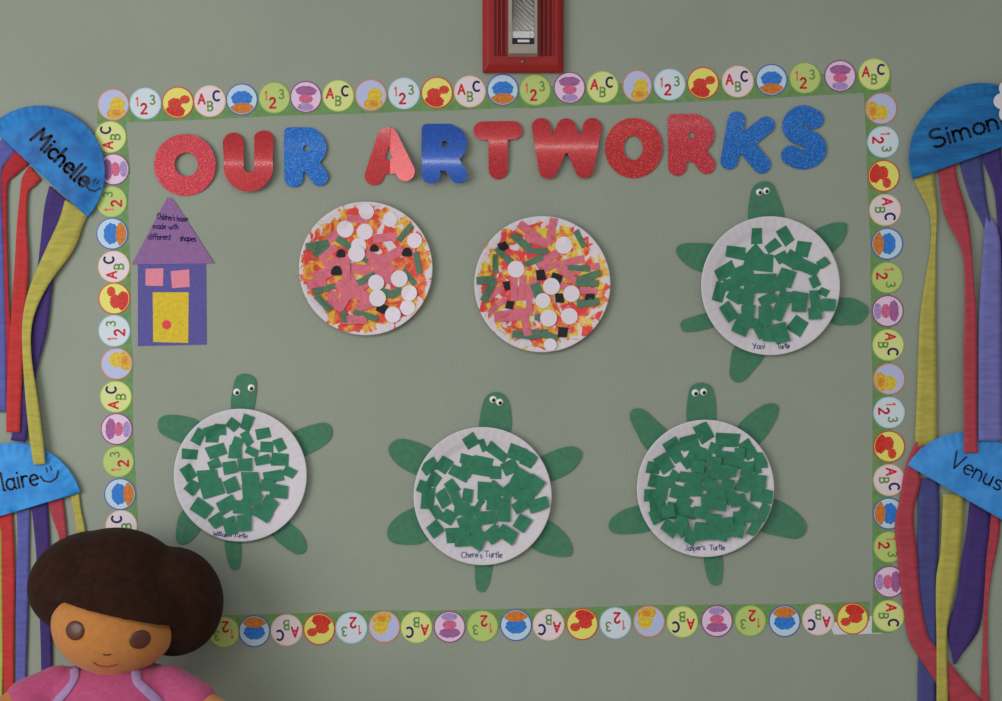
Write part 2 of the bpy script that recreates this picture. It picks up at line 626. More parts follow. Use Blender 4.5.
def letter(label, box, fn, m, bend, zc, fold=None):
    """die-cut letter of thick card; bend = how far it bows out, zc = where the bow is highest (0 top .. 1 bottom)"""
    x0, y0, x1, y1 = box
    xs = np.arange(x0 - 3, x1 + 3.01, 0.5)
    ys = np.arange(y0 - 3, y1 + 3.01, 0.5)
    X, Y = np.meshgrid(xs, ys)
    F = fn(X, Y)
    F[F == 0] = 1e-6
    cu = bpy.data.curves.new('letter', 'CURVE')
    cu.dimensions = '2D'
    cu.fill_mode = 'BOTH'
    cu.extrude = 0.5
    for lp in contours(F, xs, ys):
        n = len(lp)
        lp = [tuple((lp[(i - 1) % n][k] + 2 * lp[i][k] + lp[(i + 1) % n][k]) / 4 for k in (0, 1)) for i in range(n)][::2]
        sp = cu.splines.new('POLY')
        sp.points.add(len(lp) - 1)
        for p, q in zip(sp.points, lp):
            p.co = (q[0], -q[1], 0, 1)
        sp.use_cyclic_u = True
    o = bpy.data.objects.new('letter', cu)
    COL.objects.link(o)
    dg = bpy.context.evaluated_depsgraph_get()
    me = bpy.data.meshes.new_from_object(o.evaluated_get(dg))
    bpy.data.objects.remove(o)
    bm = bmesh.new()
    bm.from_mesh(me)
    bmesh.ops.remove_doubles(bm, verts=bm.verts, dist=1e-4)
    for k in range(1, 24):
        y = y0 + (y1 - y0) * k / 24
        bmesh.ops.bisect_plane(bm, geom=bm.verts[:] + bm.edges[:] + bm.faces[:], plane_co=(0, -y, 0), plane_no=(0, 1, 0))
    if fold:
        for fx in np.arange(fold - 4, fold + 4.1, 1.0):
            bmesh.ops.bisect_plane(bm, geom=bm.verts[:] + bm.edges[:] + bm.faces[:], plane_co=(fx, 0, 0), plane_no=(1, 0, 0))
    cx, cy = (x0 + x1) / 2, (y0 + y1) / 2
    org = wpt(cx, cy)
    H = (y1 - y0) / 2
    ymid = y0 + (y1 - y0) * zc
    worst = max(((y0 - ymid) / H) ** 2, ((y1 - ymid) / H) ** 2)
    for v in bm.verts:
        px, py, dz = v.co.x, -v.co.y, v.co.z
        d = 0.0012 + bend * (worst - ((py - ymid) / H) ** 2) + dz * 0.0016
        if fold:
            t = (px - fold)
            d += 0.30 * S * max(0.0, t) if t > 0 else 0.0  # half past the fold is shaped to tilt out and mirror the window light
        v.co = wpt(px, py, d) - org
    bmesh.ops.recalc_face_normals(bm, faces=bm.faces)
    for f in bm.faces:
        f.smooth = True
    bm.to_mesh(me)
    bm.free()
    me.materials.clear()
    me.materials.append(m)
    me.set_sharp_from_angle(angle=R(38))
    o = link('letter', me, org)
    return tag(o, label, 'letter', 'heading letters')


MN = np.minimum
MX = np.maximum


def R_shape(x0, y0, x1, y1, hole, notch, rleg):
    w = x1 - x0
    def f(X, Y):
        d = sd_rbox(X, Y, x0, y0, x0 + w * 0.72, y0 + 38, 5)
        d = MN(d, sd_cap(X, Y, (x0 + w * .50, y0 + 19.5), (x1 - 20.5, y0 + 20.5), 19.7))
        d = MN(d, sd_cap(X, Y, (x0 + 9.3, y0 + 12), (x0 + 9.6, y1 - 9.3), 9.3))
        d = MN(d, sd_cap(X, Y, (x0 + w * .52, y0 + 32), rleg, 8.7))
        d = MN(d, sd_poly(X, Y, [(x0 + 4, y0 + 20), (x0 + 30, y0 + 30), notch, (x0 + 12, y1 - 16)]))
        return MX(d, -sd_ell(X, Y, hole[0], hole[1], 3.0, 3.4))
    return f


letter('rose red glitter letter O that starts the word OUR', (155, 134.7, 216.5, 196),
       lambda X, Y: MX(sd_ell(X, Y, 185.8, 165.3, 30.7, 30.7), -sd_ell(X, Y, 187.2, 165, 11.7, 11.8)), G_pink, 0.003, 0.35)
letter('red shiny letter U in the word OUR', (224, 130.5, 275, 193),
       lambda X, Y: MX(MN(MN(sd_cap(X, Y, (234, 143.2), (236.5, 168), 10.3), sd_cap(X, Y, (264, 141), (263, 168), 10.4)),
                          sd_ell(X, Y, 249.8, 167.3, 24.6, 25.2)),
                       -sd_cap(X, Y, (249.3, 120), (250.3, 168.5), 5.2)), F_red, 0.005, 0.74)
letter('blue letter R that ends the word OUR', (284.5, 127.5, 328.5, 187),
       R_shape(284.5, 127.5, 327.6, 187.5, (306.3, 149), (304, 172.5), (320, 177.5)), G_blue, 0.003, 0.6)
letter('shiny red folded letter A at the start of the word ARTWORKS', (365, 127, 416, 186),
       lambda X, Y: MX(MN(MN(sd_cap(X, Y, (387, 137), (374.3, 176), 9.4), sd_cap(X, Y, (388.6, 137), (406, 172.6), 9.4)),
                          sd_poly(X, Y, [(387.5, 134), (378, 175), (400, 173.5)])),
                       -sd_poly(X, Y, [(388.6, 146.5), (385.3, 159.8), (393, 159.2)])), F_red, 0.0012, 0.6, fold=390)
letter('shiny blue letter R just after the letter A', (421.9, 124, 468, 184.6),
       R_shape(421.9, 124, 468, 184.8, (445, 145), (445, 172.6), (459, 176)), F_blue, 0.005, 0.84)
letter('red letter T in the word ARTWORKS', (473.6, 121.4, 522.2, 179.5),
       lambda X, Y: MN(sd_cap(X, Y, (483, 131), (512.7, 130.6), 9.4), sd_cap(X, Y, (498, 131), (498.2, 169.8), 9.6)),
       F_red, 0.005, 0.52)
letter('red letter W in the word ARTWORKS', (531, 118, 601.5, 179.5),
       lambda X, Y: MN(sd_path(X, Y, [(541, 127.6), (548, 170), (566, 128), (584, 169.4), (592, 127.5)], 9.4),
                       sd_poly(X, Y, [(546, 136), (553.5, 136), (560, 139), (573, 139), (580.8, 135), (588, 136), (583, 150), (566, 154), (549, 150)])),
       F_red, 0.005, 0.66)
letter('red glitter letter O between W and R', (604.8, 118, 662.2, 178.3),
       lambda X, Y: MX(sd_ell(X, Y, 633.5, 148.2, 28.7, 30), -sd_ell(X, Y, 633, 148.2, 9.7, 12)), G_red, 0.002, 0.5)
letter('red glitter letter R with white worn toe, beside the blue K', (667.7, 114.2, 715.6, 175.7),
       R_shape(667.7, 114.2, 714.5, 176, (691, 135.5), (693, 162.6), (706.4, 165.5)), G_pink, 0.002, 0.5)
letter('blue glitter letter K near the end of ARTWORKS', (720, 111.5, 775, 174),
       lambda X, Y: MN(MN(sd_cap(X, Y, (736.3, 120.3), (729, 161), 8.7), sd_cap(X, Y, (739, 146.5), (765.6, 125.4), 8.6)),
                       sd_cap(X, Y, (742, 142), (761.6, 165), 8.8)), G_blue, 0.002, 0.5)
letter('blue letter S that ends the word ARTWORKS', (781.8, 105, 827, 170),
       lambda X, Y: sd_path(X, Y, catmull([(813.5, 119.5), (804, 115), (795, 118.5), (791.6, 126.5), (796, 134), (806, 138.5),
                                           (814.5, 144), (816, 152), (809.5, 158.4), (800, 159.8), (790.5, 155.5)], 4), 9.6),
       G_blue, 0.002, 0.5)

# ------------------------------------------------------------------ paper house
org = wpt(172, 305)
t = thing('paper_house', 'purple and blue paper cut-out house below the letter O', 'paper craft', org)
M_lilac = mat('lilac_paper', (136, 96, 146), 0.8, var=0.08, vscale=300, bump=0.15)
M_indigo = mat('indigo_paper', (88, 82, 148), 0.8, var=0.1, vscale=300, bump=0.15)
M_yel = mat('yellow_paper', (206, 178, 50), 0.8, var=0.08, vscale=200, bump=0.1)
M_pinkp = mat('pink_paper', (222, 128, 146), 0.8, var=0.08, vscale=200, bump=0.1)
M_redp = mat('red_paper', (212, 66, 76), 0.8)
M_pen = mat('blue_pen', (40, 34, 110), 0.6)
mb = MB(org)
mb.fan(subdiv([(138, 262), (206, 261.5), (206.6, 344.6), (138, 346)], 4), 0.0010, 0.0005)
mb.build('house_wall', M_indigo, t)
mb = MB(org)
mb.fan(subdiv([(167.5, 197.6), (171.5, 198), (175, 202), (214.6, 263.4), (132, 264.4)], 4), 0.0018, 0.0005)
write(mb, "Children's house", 157.0, 219.2, 5.6, 5, 0.85, 0.0019, 1, 0.66, 0.06, 2)
write(mb, "made with", 153, 228.6, 5.4, 2, 0.9, 0.0019, 1, 0.92, 0.06, 3)
write(mb, "different", 148.5, 239, 5.8, 3, 0.95, 0.0019, 1, 0.90, 0.06, 4)
write(mb, "shapes", 180, 241, 5.8, 3, 0.95, 0.0019, 1, 0.82, 0.06, 5)
mb.build('roof', [M_lilac, M_pen], t)
for q in ([(145.9, 268.7), (163.7, 268.4), (163.2, 286.1), (145.7, 285.6)], [(170.9, 271.2), (189.4, 269.4), (189.9, 286.9), (172.2, 288.2)]):
    mb = MB(org)
    mb.fan(subdiv(q, 3), 0.0015, 0.0004)
    mb.build('window', M_pinkp, t)
mb = MB(org)
mb.fan(subdiv([(152.9, 292.3), (188.9, 292.3), (188.4, 342.9), (153.4, 342)], 3), 0.0015, 0.0004)
dr = mb.build('door', M_yel, t)
mb = MB(org)
mb.fan(circle(166.8, 324.7, 4.6, n=20), 0.0019, 0.0003)
mb.build('doorknob', M_redp, dr)

# ------------------------------------------------------------------ paper plates
def plate_h(r, th=0.0):
    """depth of a plate's face at r (fraction of its radius)"""
    def sm(a, b, x):
        x = max(0, min(1, (x - a) / (b - a)))
        return x * x * (3 - 2 * x)
    h = 0.0030 + 0.0050 * sm(0.72, 0.86, r) + 0.0030 * sm(0.84, 1.0, r)
    return h


def flute(r, a, n):
    k = max(0.0, min(1.0, (r - 0.80) / 0.10)) * max(0.0, min(1.0, (1.0 - r) / 0.03))
    return 0.0007 * k * math.sin(a * n)


def plate_mesh(mb, cx, cy, rx, ry, hf, a0=0.0, a1=2 * PI, seg=144, m=0, nfl=48, th=0.0008, radf=None):
    radii = [0.12, 0.3, 0.5, 0.66, 0.72, 0.75, 0.78, 0.81, 0.84, 0.87, 0.90, 0.93, 0.96, 0.985, 1.0]
    full = abs(a1 - a0 - 2 * PI) < 1e-6
    ns = seg if full else seg + 1
    F, B = [], []
    for r in radii:
        f, b = [], []
        for i in range(ns):
            a = a0 + (a1 - a0) * i / seg
            q = r * (radf(a) if radf else 1)
            x, y = cx + rx * q * math.cos(a), cy + ry * q * math.sin(a)
            d = hf(r) + flute(r, a, nfl)
            f.append(mb.add(wpt(x, y, d)))
            b.append(mb.add(wpt(x, y, d - th)))
        F.append(f)
        B.append(b)
    c = mb.add(wpt(cx, cy, hf(0)))
    cb = mb.add(wpt(cx, cy, hf(0) - th))
    for i in range(seg):
        j = (i + 1) % ns
        mb.face([c, F[0][j], F[0][i]], m, True)
        mb.face([cb, B[0][i], B[0][j]], m, True)
        for k in range(len(radii) - 1):
            mb.face([F[k][i], F[k][j], F[k + 1][j], F[k + 1][i]], m, True)
            mb.face([B[k][i], B[k + 1][i], B[k + 1][j], B[k][j]], m, True)
        mb.face([F[-1][i], F[-1][j], B[-1][j], B[-1][i]], m)
    if not full:
        for i in (0, ns - 1):
            ch = [c] + [F[k][i] for k in range(len(radii))]
            cbk = [cb] + [B[k][i] for k in range(len(radii))]
            for k in range(len(radii)):
                q = [ch[k], ch[k + 1], cbk[k + 1], cbk[k]]
                mb.face(q if i == 0 else q[::-1], m)


M_plate = mat('paper_plate', (192, 185, 192), 0.7, 0.3, bump=0.12, bscale=180)


def painted_plate(name, seed, yel, red, thr):
    """white plate smeared with yellow, orange and red paint, the rim mostly bare"""
    m = bpy.data.materials.new(name)
    m.use_nodes = True
    nt = m.node_tree
    b = nt.nodes['Principled BSDF']
    b.inputs['Roughness'].default_value = 0.6
    tc = nt.nodes.new('ShaderNodeTexCoord')
    mp = nt.nodes.new('ShaderNodeMapping')
    mp.inputs['Location'].default_value = (seed, seed * 2.3, seed * 0.7)
    nt.links.new(tc.outputs['Object'], mp.inputs[0])
    def noise(scale, off, dist=0.8):
        n = nt.nodes.new('ShaderNodeTexNoise')
        n.inputs['Scale'].default_value = scale
        n.inputs['Detail'].default_value = 3
        n.inputs['Distortion'].default_value = dist
        a = nt.nodes.new('ShaderNodeVectorMath')
        a.inputs[1].default_value = (off, off, off)
        nt.links.new(mp.outputs[0], a.inputs[0])
        nt.links.new(a.outputs[0], n.inputs['Vector'])
        return n.outputs['Fac']
    def step(sock, lo, hi):
        r = nt.nodes.new('ShaderNodeMapRange')
        r.inputs['From Min'].default_value, r.inputs['From Max'].default_value = lo, hi
        r.clamp = True
        nt.links.new(sock, r.inputs[0])
        return r.outputs[0]
    ln = nt.nodes.new('ShaderNodeVectorMath')
    ln.operation = 'LENGTH'
    sc = nt.nodes.new('ShaderNodeVectorMath')
    sc.operation = 'MULTIPLY'
    sc.inputs[1].default_value = (1, 0, 1)
    nt.links.new(tc.outputs['Object'], sc.inputs[0])
    nt.links.new(sc.outputs[0], ln.inputs[0])
    rim = step(ln.outputs['Value'], 0.094, 0.116)
    def math_(op, a, bb):
        n = nt.nodes.new('ShaderNodeMath')
        n.operation = op
        for i, s in enumerate((a, bb)):
            if isinstance(s, (int, float)):
                n.inputs[i].default_value = s
            else:
                nt.links.new(s, n.inputs[i])
        return n.outputs[0]
    cov = step(math_('SUBTRACT', noise(46, 1.0), math_('MULTIPLY', rim, 0.22)), thr, thr + 0.04)
    def mix(fac, a, bb):
        n = nt.nodes.new('ShaderNodeMix')
        n.data_type = 'RGBA'
        nt.links.new(fac, n.inputs[0])
        for i, s in ((6, a), (7, bb)):
            if isinstance(s, tuple):
                n.inputs[i].default_value = s
            else:
                nt.links.new(s, n.inputs[i])
        return n.outputs[2]
    paint = mix(step(noise(42, 5.0), 0.43, 0.54), alb(yel), alb(red))
    paint = mix(step(noise(95, 9.0), 0.55, 0.68), paint, alb((222, 112, 62)))
    col = mix(cov, alb((198, 188, 196)), paint)
    nt.links.new(col, b.inputs['Base Color'])
    return m


M_leaf = mat('green_card', (66, 116, 90), 0.8, var=0.08, vscale=120, bump=0.1)
M_patch = mat('green_square_paper', (50, 116, 88), 0.8, var=0.10, vscale=90, bump=0.1)
M_eyew = mat('googly_white', (226, 226, 226), 0.25, 0.5)
M_eyeb = mat('googly_black', (18, 18, 20), 0.3, 0.5)
M_ham = mat('pink_strip_paper', (206, 106, 124), 0.8, var=0.10, vscale=150)
M_pep = mat('green_strip_paper', (82, 116, 94), 0.8, var=0.10, vscale=150)
M_oli = mat('black_paper', (34, 32, 36), 0.8)
M_mush = mat('white_disc_paper', (208, 197, 210), 0.8, bump=0.1)


class Stack:
    """lays pieces on a plate; a piece that overlaps earlier ones lies on top of them"""
    def __init__(self, cx, cy, r):
        self.c, self.r, self.d = (cx, cy), r, []

    def height(self, outl, th=0.00022):
        x = sum(p[0] for p in outl) / len(outl)
        y = sum(p[1] for p in outl) / len(outl)
        rad = max(math.hypot(p[0] - x, p[1] - y) for p in outl) * 0.9
        lay = 1 + max([l for (a, b, q, l) in self.d if math.hypot(a - x, b - y) < (q + rad)] or [0])
        self.d.append((x, y, rad, lay))
        cx, cy = self.c
        return lambda X, Y: plate_h(math.hypot(X - cx, Y - cy) / self.r) + lay * (th + 0.00004) + 0.0002 + 0.0008 * max(0.0, min(1.0, (math.hypot(X - cx, Y - cy) / self.r - 0.74) / 0.08))


def clip_to(outl, cx, cy, r):
    out = []
    for x, y in outl:
        L = math.hypot(x - cx, y - cy)
        f = min(1, r / L) if L else 1
        out.append((cx + (x - cx) * f, cy + (y - cy) * f))
    return out


Z = 140 / 701.0      # notes taken at 5x


def turtle(label, c, r, parts, scale, off, eyes, er, squares, sq_off, words, seed):
    cx, cy = c
    r = r * 0.993
    grow = {40: 1.05, 45: 1.12, 43: 1.07}.get(len(squares), 1.13)
    org = wpt(cx, cy)
    t = thing('paper_plate_turtle', label, 'paper craft', org, 'paper plate turtles')
    tr = lambda p: (off[0] + p[0] / scale, off[1] + p[1] / scale)
    head_o = None
    for k, (nm, pts) in enumerate(parts):
        q = [tr(p) for p in pts]
        e0, e1 = q[0], q[-1]
        # the hidden end runs on under the plate
        ext = lambda p, f: (p[0] + (cx - p[0]) * f, p[1] + (cy - p[1]) * f)
        out = catmull([ext(e0, 0.3)] + q + [ext(e1, 0.3)], 5)
        mb = MB(org)
        rr = r
        def dep(X, Y):
            return 0.0012 + 0.0030 * max(0, math.hypot(X - cx, Y - cy) / rr - 0.95)
        mb.fan(out, dep, 0.0006, rings=3)
        o = mb.build(nm, M_leaf, t)
        if nm == 'head':
            head_o = o
    for (x, y) in eyes:
        X, Y = tr((x, y))
        mb = MB(org)
        ey = er / scale
        dh = 0.0012 + 0.003 * max(0, math.hypot(X - cx, Y - cy) / r - 0.95)
        dome = lambda a, b: dh + 0.0012 + 0.0016 * max(0, 1 - ((a - X) ** 2 + (b - Y) ** 2) / ey ** 2)
        mb.fan(circle(X, Y, ey, n=24), dome, 0.0011, 0, rings=4, smooth=True)
        pxo, pyo = X + ey * 0.12, Y + ey * 0.22
        mb.fan(circle(pxo, pyo, ey * 0.52, n=18), lambda a, b: dome(a, b) + 0.00012, 0.0001, 1, rings=2, smooth=True)
        mb.build('eye', [M_eyew, M_eyeb], head_o)
    mb = MB(org)
    plate_mesh(mb, cx, cy, r[0] if isinstance(r, tuple) else r, r, plate_h)
    surf = lambda X, Y: plate_h(math.hypot(X - cx, Y - cy) / r) + 0.0007
    for (tx, x, y, sz, ang, sx) in words:
        write(mb, tx, x, y, sz, ang, 0.68, surf, 1, sx, 0.12, seed)
    mb.build('plate', [M_plate, M_pen], t)
    st = Stack(cx, cy, r)
    for i, (x, y, w, h, a) in enumerate(squares):
        q = quad(sq_off[0] + x * Z, sq_off[1] + y * Z, w * Z * grow, h * Z * grow, a, 0.9, 3, seed * 100 + i)
        q = clip_to(q, cx, cy, r * 0.975)
        mb = MB(org)
        mb.fan(q, st.height(q), 0.00022, rings=2)
        mb.build('shell_patch', M_patch, t)
    return t


SQ_W = [(148, 172, 48, 75, 30), (215, 145, 70, 55, -15), (215, 178, 62, 50, 5), (257, 135, 48, 58, 5), (320, 113, 52, 50, 40),
        (390, 103, 50, 75, 22), (470, 155, 72, 50, -12), (388, 182, 40, 68, -30), (105, 257, 72, 50, 8), (236, 243, 92, 58, -20),
        (340, 205, 50, 50, 20), (328, 250, 62, 62, 5), (412, 248, 62, 38, 28), (488, 224, 64, 58, 2), (555, 213, 50, 62, -25),
        (555, 287, 85, 60, 3), (468, 288, 72, 42, -12), (225, 310, 58, 45, -22), (303, 327, 66, 55, -12), (378, 312, 64, 62, -3),
        (98, 352, 55, 72, -30), (190, 372, 95, 58, -5), (118, 425, 56, 60, 35), (212, 430, 110, 75, -15), (310, 415, 62, 66, -25),
        (405, 385, 85, 70, -5), (410, 440, 80, 60, -5), (415, 475, 85, 65, 25), (518, 370, 95, 55, -10), (490, 415, 65, 50, 5),
        (600, 348, 62, 45, 25), (548, 443, 85, 62, 8), (163, 530, 90, 70, 35), (287, 513, 85, 60, -28), (362, 525, 85, 65, 3),
        (240, 590, 60, 62, -35), (305, 615, 56, 75, -15), (377, 602, 66, 78, -3), (500, 510, 70, 65, 35), (462, 555, 95, 50, 28)]
SQ_C = [(288, 85, 62, 60, -30), (350, 105, 30, 60, -20), (420, 140, 105, 45, 38), (520, 145, 80, 65, 22), (578, 175, 62, 70, 30),
        (270, 178, 60, 50, 15), (345, 210, 90, 85, 12), (83, 210, 75, 55, -32), (155, 205, 60, 70, 35), (235, 245, 95, 50, 28),
        (265, 230, 55, 60, 20), (413, 243, 55, 60, 0), (487, 215, 65, 60, -25), (105, 278, 50, 60, 35), (58, 315, 60, 55, 22),
        (75, 370, 52, 90, 5), (193, 313, 48, 65, -35), (152, 370, 52, 75, -30), (212, 365, 45, 60, -20), (272, 357, 45, 55, 10),
        (335, 395, 30, 35, 30), (355, 330, 55, 80, 5), (412, 330, 70, 60, 40), (400, 385, 60, 80, 5), (455, 430, 55, 105, 3),
        (487, 325, 90, 60, -40), (535, 265, 70, 70, 30), (600, 300, 75, 85, 35), (555, 355, 85, 50, 15), (535, 410, 60, 50, -35),
        (625, 400, 90, 55, -22), (543, 492, 60, 70, 30), (120, 440, 40, 60, -30), (180, 465, 60, 60, 30), (245, 425, 65, 60, 5),
        (308, 437, 45, 50, 3), (370, 465, 80, 60, -5), (112, 522, 60, 65, -35), (205, 555, 70, 60, -3), (265, 500, 60, 80, -20),
        (300, 505, 75, 70, 0), (250, 565, 70, 80, -5), (325, 575, 70, 80, 25), (400, 550, 70, 65, -35), (470, 548, 85, 60, 30)]
SQ_J = [(342, 80, 62, 85, -30), (272, 132, 85, 65, -15), (185, 150, 75, 70, -32), (460, 122, 100, 62, 2), (560, 165, 55, 80, -35),
        (622, 218, 60, 65, -5), (90, 255, 60, 55, 8), (145, 235, 65, 85, -30), (205, 200, 50, 55, -30), (310, 185, 70, 60, 20),
        (270, 225, 65, 50, -35), (345, 200, 60, 55, 10), (400, 165, 60, 45, 25), (445, 215, 75, 70, 5), (500, 225, 60, 70, -20),
        (520, 190, 45, 50, 0), (590, 255, 55, 60, -10), (560, 265, 50, 60, 10), (610, 330, 60, 70, 8), (570, 310, 60, 60, 0),
        (540, 345, 60, 60, 20), (600, 390, 45, 60, 5), (655, 400, 50, 60, 8), (635, 480, 45, 75, 25), (590, 555, 45, 70, 25),
        (560, 475, 65, 75, 30), (520, 510, 55, 60, 0), (510, 420, 70, 60, -10), (460, 400, 70, 60, 15), (460, 345, 60, 55, 5),
        (115, 330, 85, 60, 15), (75, 392, 60, 55, 0), (110, 430, 70, 80, -8), (115, 490, 75, 60, -25), (160, 330, 60, 55, -10),
        (200, 300, 50, 40, 30), (220, 385, 80, 60, 15), (200, 475, 75, 70, 10), (240, 430, 60, 55, 35), (290, 370, 80, 60, 0),
        (300, 310, 70, 60, -20), (255, 305, 55, 50, 5), (350, 290, 70, 50, 30), (420, 280, 80, 60, 0), (470, 275, 70, 45, 10),
        (375, 345, 60, 60, 20), (400, 385, 80, 60, -10), (360, 420, 60, 60, 0), (270, 480, 65, 50, 20), (330, 480, 80, 55, 5),
        (390, 520, 70, 60, 0), (440, 540, 80, 60, -5), (500, 570, 65, 55, 5), (420, 590, 70, 50, 10), (370, 580, 60, 60, 10),
        (320, 570, 55, 75, 5), (240, 560, 60, 60, -25), (170, 555, 70, 55, 35), (275, 600, 50, 60, 25), (390, 230, 60, 50, 5),
        (420, 440, 60, 50, 10), (310, 250, 60, 50, 10), (130, 385, 60, 60, 8), (160, 470, 60, 55, -10), (230, 520, 60, 45, 15)]
SQ_Y = [(285, 102, 48, 72, -5), (428, 102, 52, 80, -32), (365, 153, 70, 45, -35), (520, 168, 62, 70, 12), (180, 183, 95, 58, 8),
        (412, 210, 60, 50, -30), (275, 190, 70, 60, -40), (322, 235, 90, 80, 5), (250, 230, 50, 70, 20), (465, 220, 70, 70, 35),
        (490, 250, 50, 50, 10), (130, 277, 95, 60, -28), (205, 300, 90, 90, -20), (235, 310, 60, 70, 0), (550, 260, 90, 60, 25),
        (615, 235, 45, 45, -35), (572, 328, 38, 55, -25), (325, 325, 110, 70, -3), (430, 310, 75, 80, 20), (395, 345, 70, 60, 0),
        (320, 370, 70, 30, 0), (100, 380, 60, 90, 15), (155, 345, 60, 60, -5), (180, 390, 70, 70, 30), (245, 400, 60, 95, 12),
        (340, 420, 85, 50, -30), (325, 500, 60, 95, 0), (405, 450, 60, 140, 22), (450, 405, 70, 50, 0), (500, 430, 70, 90, 5),
        (620, 380, 45, 38, 28), (575, 420, 45, 90, -8), (600, 445, 50, 45, 0), (640, 448, 58, 60, 3), (575, 490, 60, 50, -3),
        (145, 480, 60, 85, -35), (240, 490, 60, 80, 5), (265, 535, 50, 50, 20), (210, 545, 70, 85, 25), (490, 550, 75, 75, 35),
        (300, 580, 40, 60, -25), (345, 590, 60, 65, 5), (400, 585, 70, 85, -12)]

turtle('green turtle on white paper plate at lower left, eyes set wide apart', (241.6, 474.6), 66.6, [
    ('head', [(270, 138), (277, 80), (290, 40), (318, 29), (348, 42), (356, 75), (348, 145)]),
    ('flipper', [(160, 185), (90, 167), (45, 170), (27, 195), (40, 230), (100, 260)]),
    ('flipper', [(485, 220), (540, 200), (585, 193), (607, 215), (595, 255), (530, 298)]),
    ('flipper', [(105, 490), (88, 550), (90, 585), (110, 598), (145, 580), (175, 540)]),
    ('flipper', [(465, 525), (500, 555), (520, 590), (518, 620), (490, 630), (440, 600), (410, 570)]),
    ('tail', [(250, 590), (255, 630), (268, 672), (285, 682), (300, 672), (306, 630), (305, 585)])],
    3.337, (150, 365), [(291, 90), (339, 76)], 12, SQ_W, (170, 402),
    [("Williams Turtle", 214.5, 534.5, 4.4, 5, 1.02)], 3)
turtle('green turtle on white paper plate in the middle of the lower row', (482.8, 495.4), 69.2, [
    ('head', [(330, 140), (337, 90), (350, 45), (375, 25), (405, 28), (428, 55), (437, 100), (437, 150)]),
    ('flipper', [(168, 210), (115, 188), (65, 180), (33, 200), (32, 230), (65, 270), (130, 305)]),
    ('flipper', [(535, 240), (590, 215), (640, 205), (670, 220), (668, 250), (635, 290), (570, 322)]),
    ('flipper', [(125, 405), (70, 430), (30, 470), (28, 510), (60, 530), (140, 528)]),
    ('flipper', [(570, 455), (620, 500), (640, 540), (635, 568), (600, 572), (555, 565), (510, 545)]),
    ('tail', [(318, 598), (318, 650), (325, 682), (345, 690), (362, 665), (372, 625), (375, 595)])],
    3.338, (380, 385), [(378, 48), (400, 57)], 12, SQ_C, (413, 424),
    [("Chere's Turtle", 461.5, 557, 5.6, -1, 1.0)], 5)
turtle('green turtle at lower right whose plate is almost covered with green squares', (704.6, 487.7), 68.8, [
    ('head', [(282, 145), (285, 80), (295, 40), (325, 25), (358, 35), (370, 60), (377, 100), (378, 148)]),
    ('flipper', [(150, 240), (115, 180), (97, 135), (110, 110), (145, 115), (185, 150), (218, 180)]),
    ('flipper', [(445, 170), (490, 125), (540, 95), (575, 97), (577, 130), (550, 185), (518, 225)]),
    ('flipper', [(125, 425), (75, 440), (35, 470), (30, 500), (60, 517), (155, 510)]),
    ('flipper', [(560, 400), (620, 430), (665, 475), (668, 510), (640, 532), (585, 525), (520, 508)]),
    ('tail', [(337, 590), (345, 640), (357, 675), (375, 685), (393, 675), (400, 630), (397, 585)])],
    3.26, (600, 375), [(310, 58), (337, 55)], 12, SQ_J, (635, 416),
    [("Jasper's  Turtle", 684, 549.3, 5.2, -1, 0.95)], 7)
turtle('green turtle on white paper plate at upper right below the letters K and S', (769.3, 286), 69.6, [
    ('head', [(265, 155), (268, 100), (280, 55), (310, 37), (340, 45), (360, 85), (377, 130), (378, 160)]),
    ('flipper', [(155, 238), (100, 233), (50, 237), (35, 257), (50, 285), (80, 310), (115, 325)]),
    ('flipper', [(475, 195), (505, 178), (540, 168), (574, 170), (578, 195), (565, 228), (530, 265)]),
    ('flipper', [(550, 405), (600, 410), (640, 432), (645, 455), (620, 488), (580, 493), (540, 492)]),
    ('flipper', [(145, 450), (95, 465), (55, 480), (50, 500), (70, 516), (150, 502)]),
    ('tail', [(215, 575), (207, 625), (207, 655), (225, 675), (250, 670), (280, 640), (318, 590)])],
    3.186, (665, 170), [(300, 71), (322, 67)], 11, SQ_Y, (699, 216),
    [("Yani", 751.5, 348.8, 5.4, -2, 1.05), ("Turtle", 776.5, 348.8, 5.0, -4, 0.78)], 9)


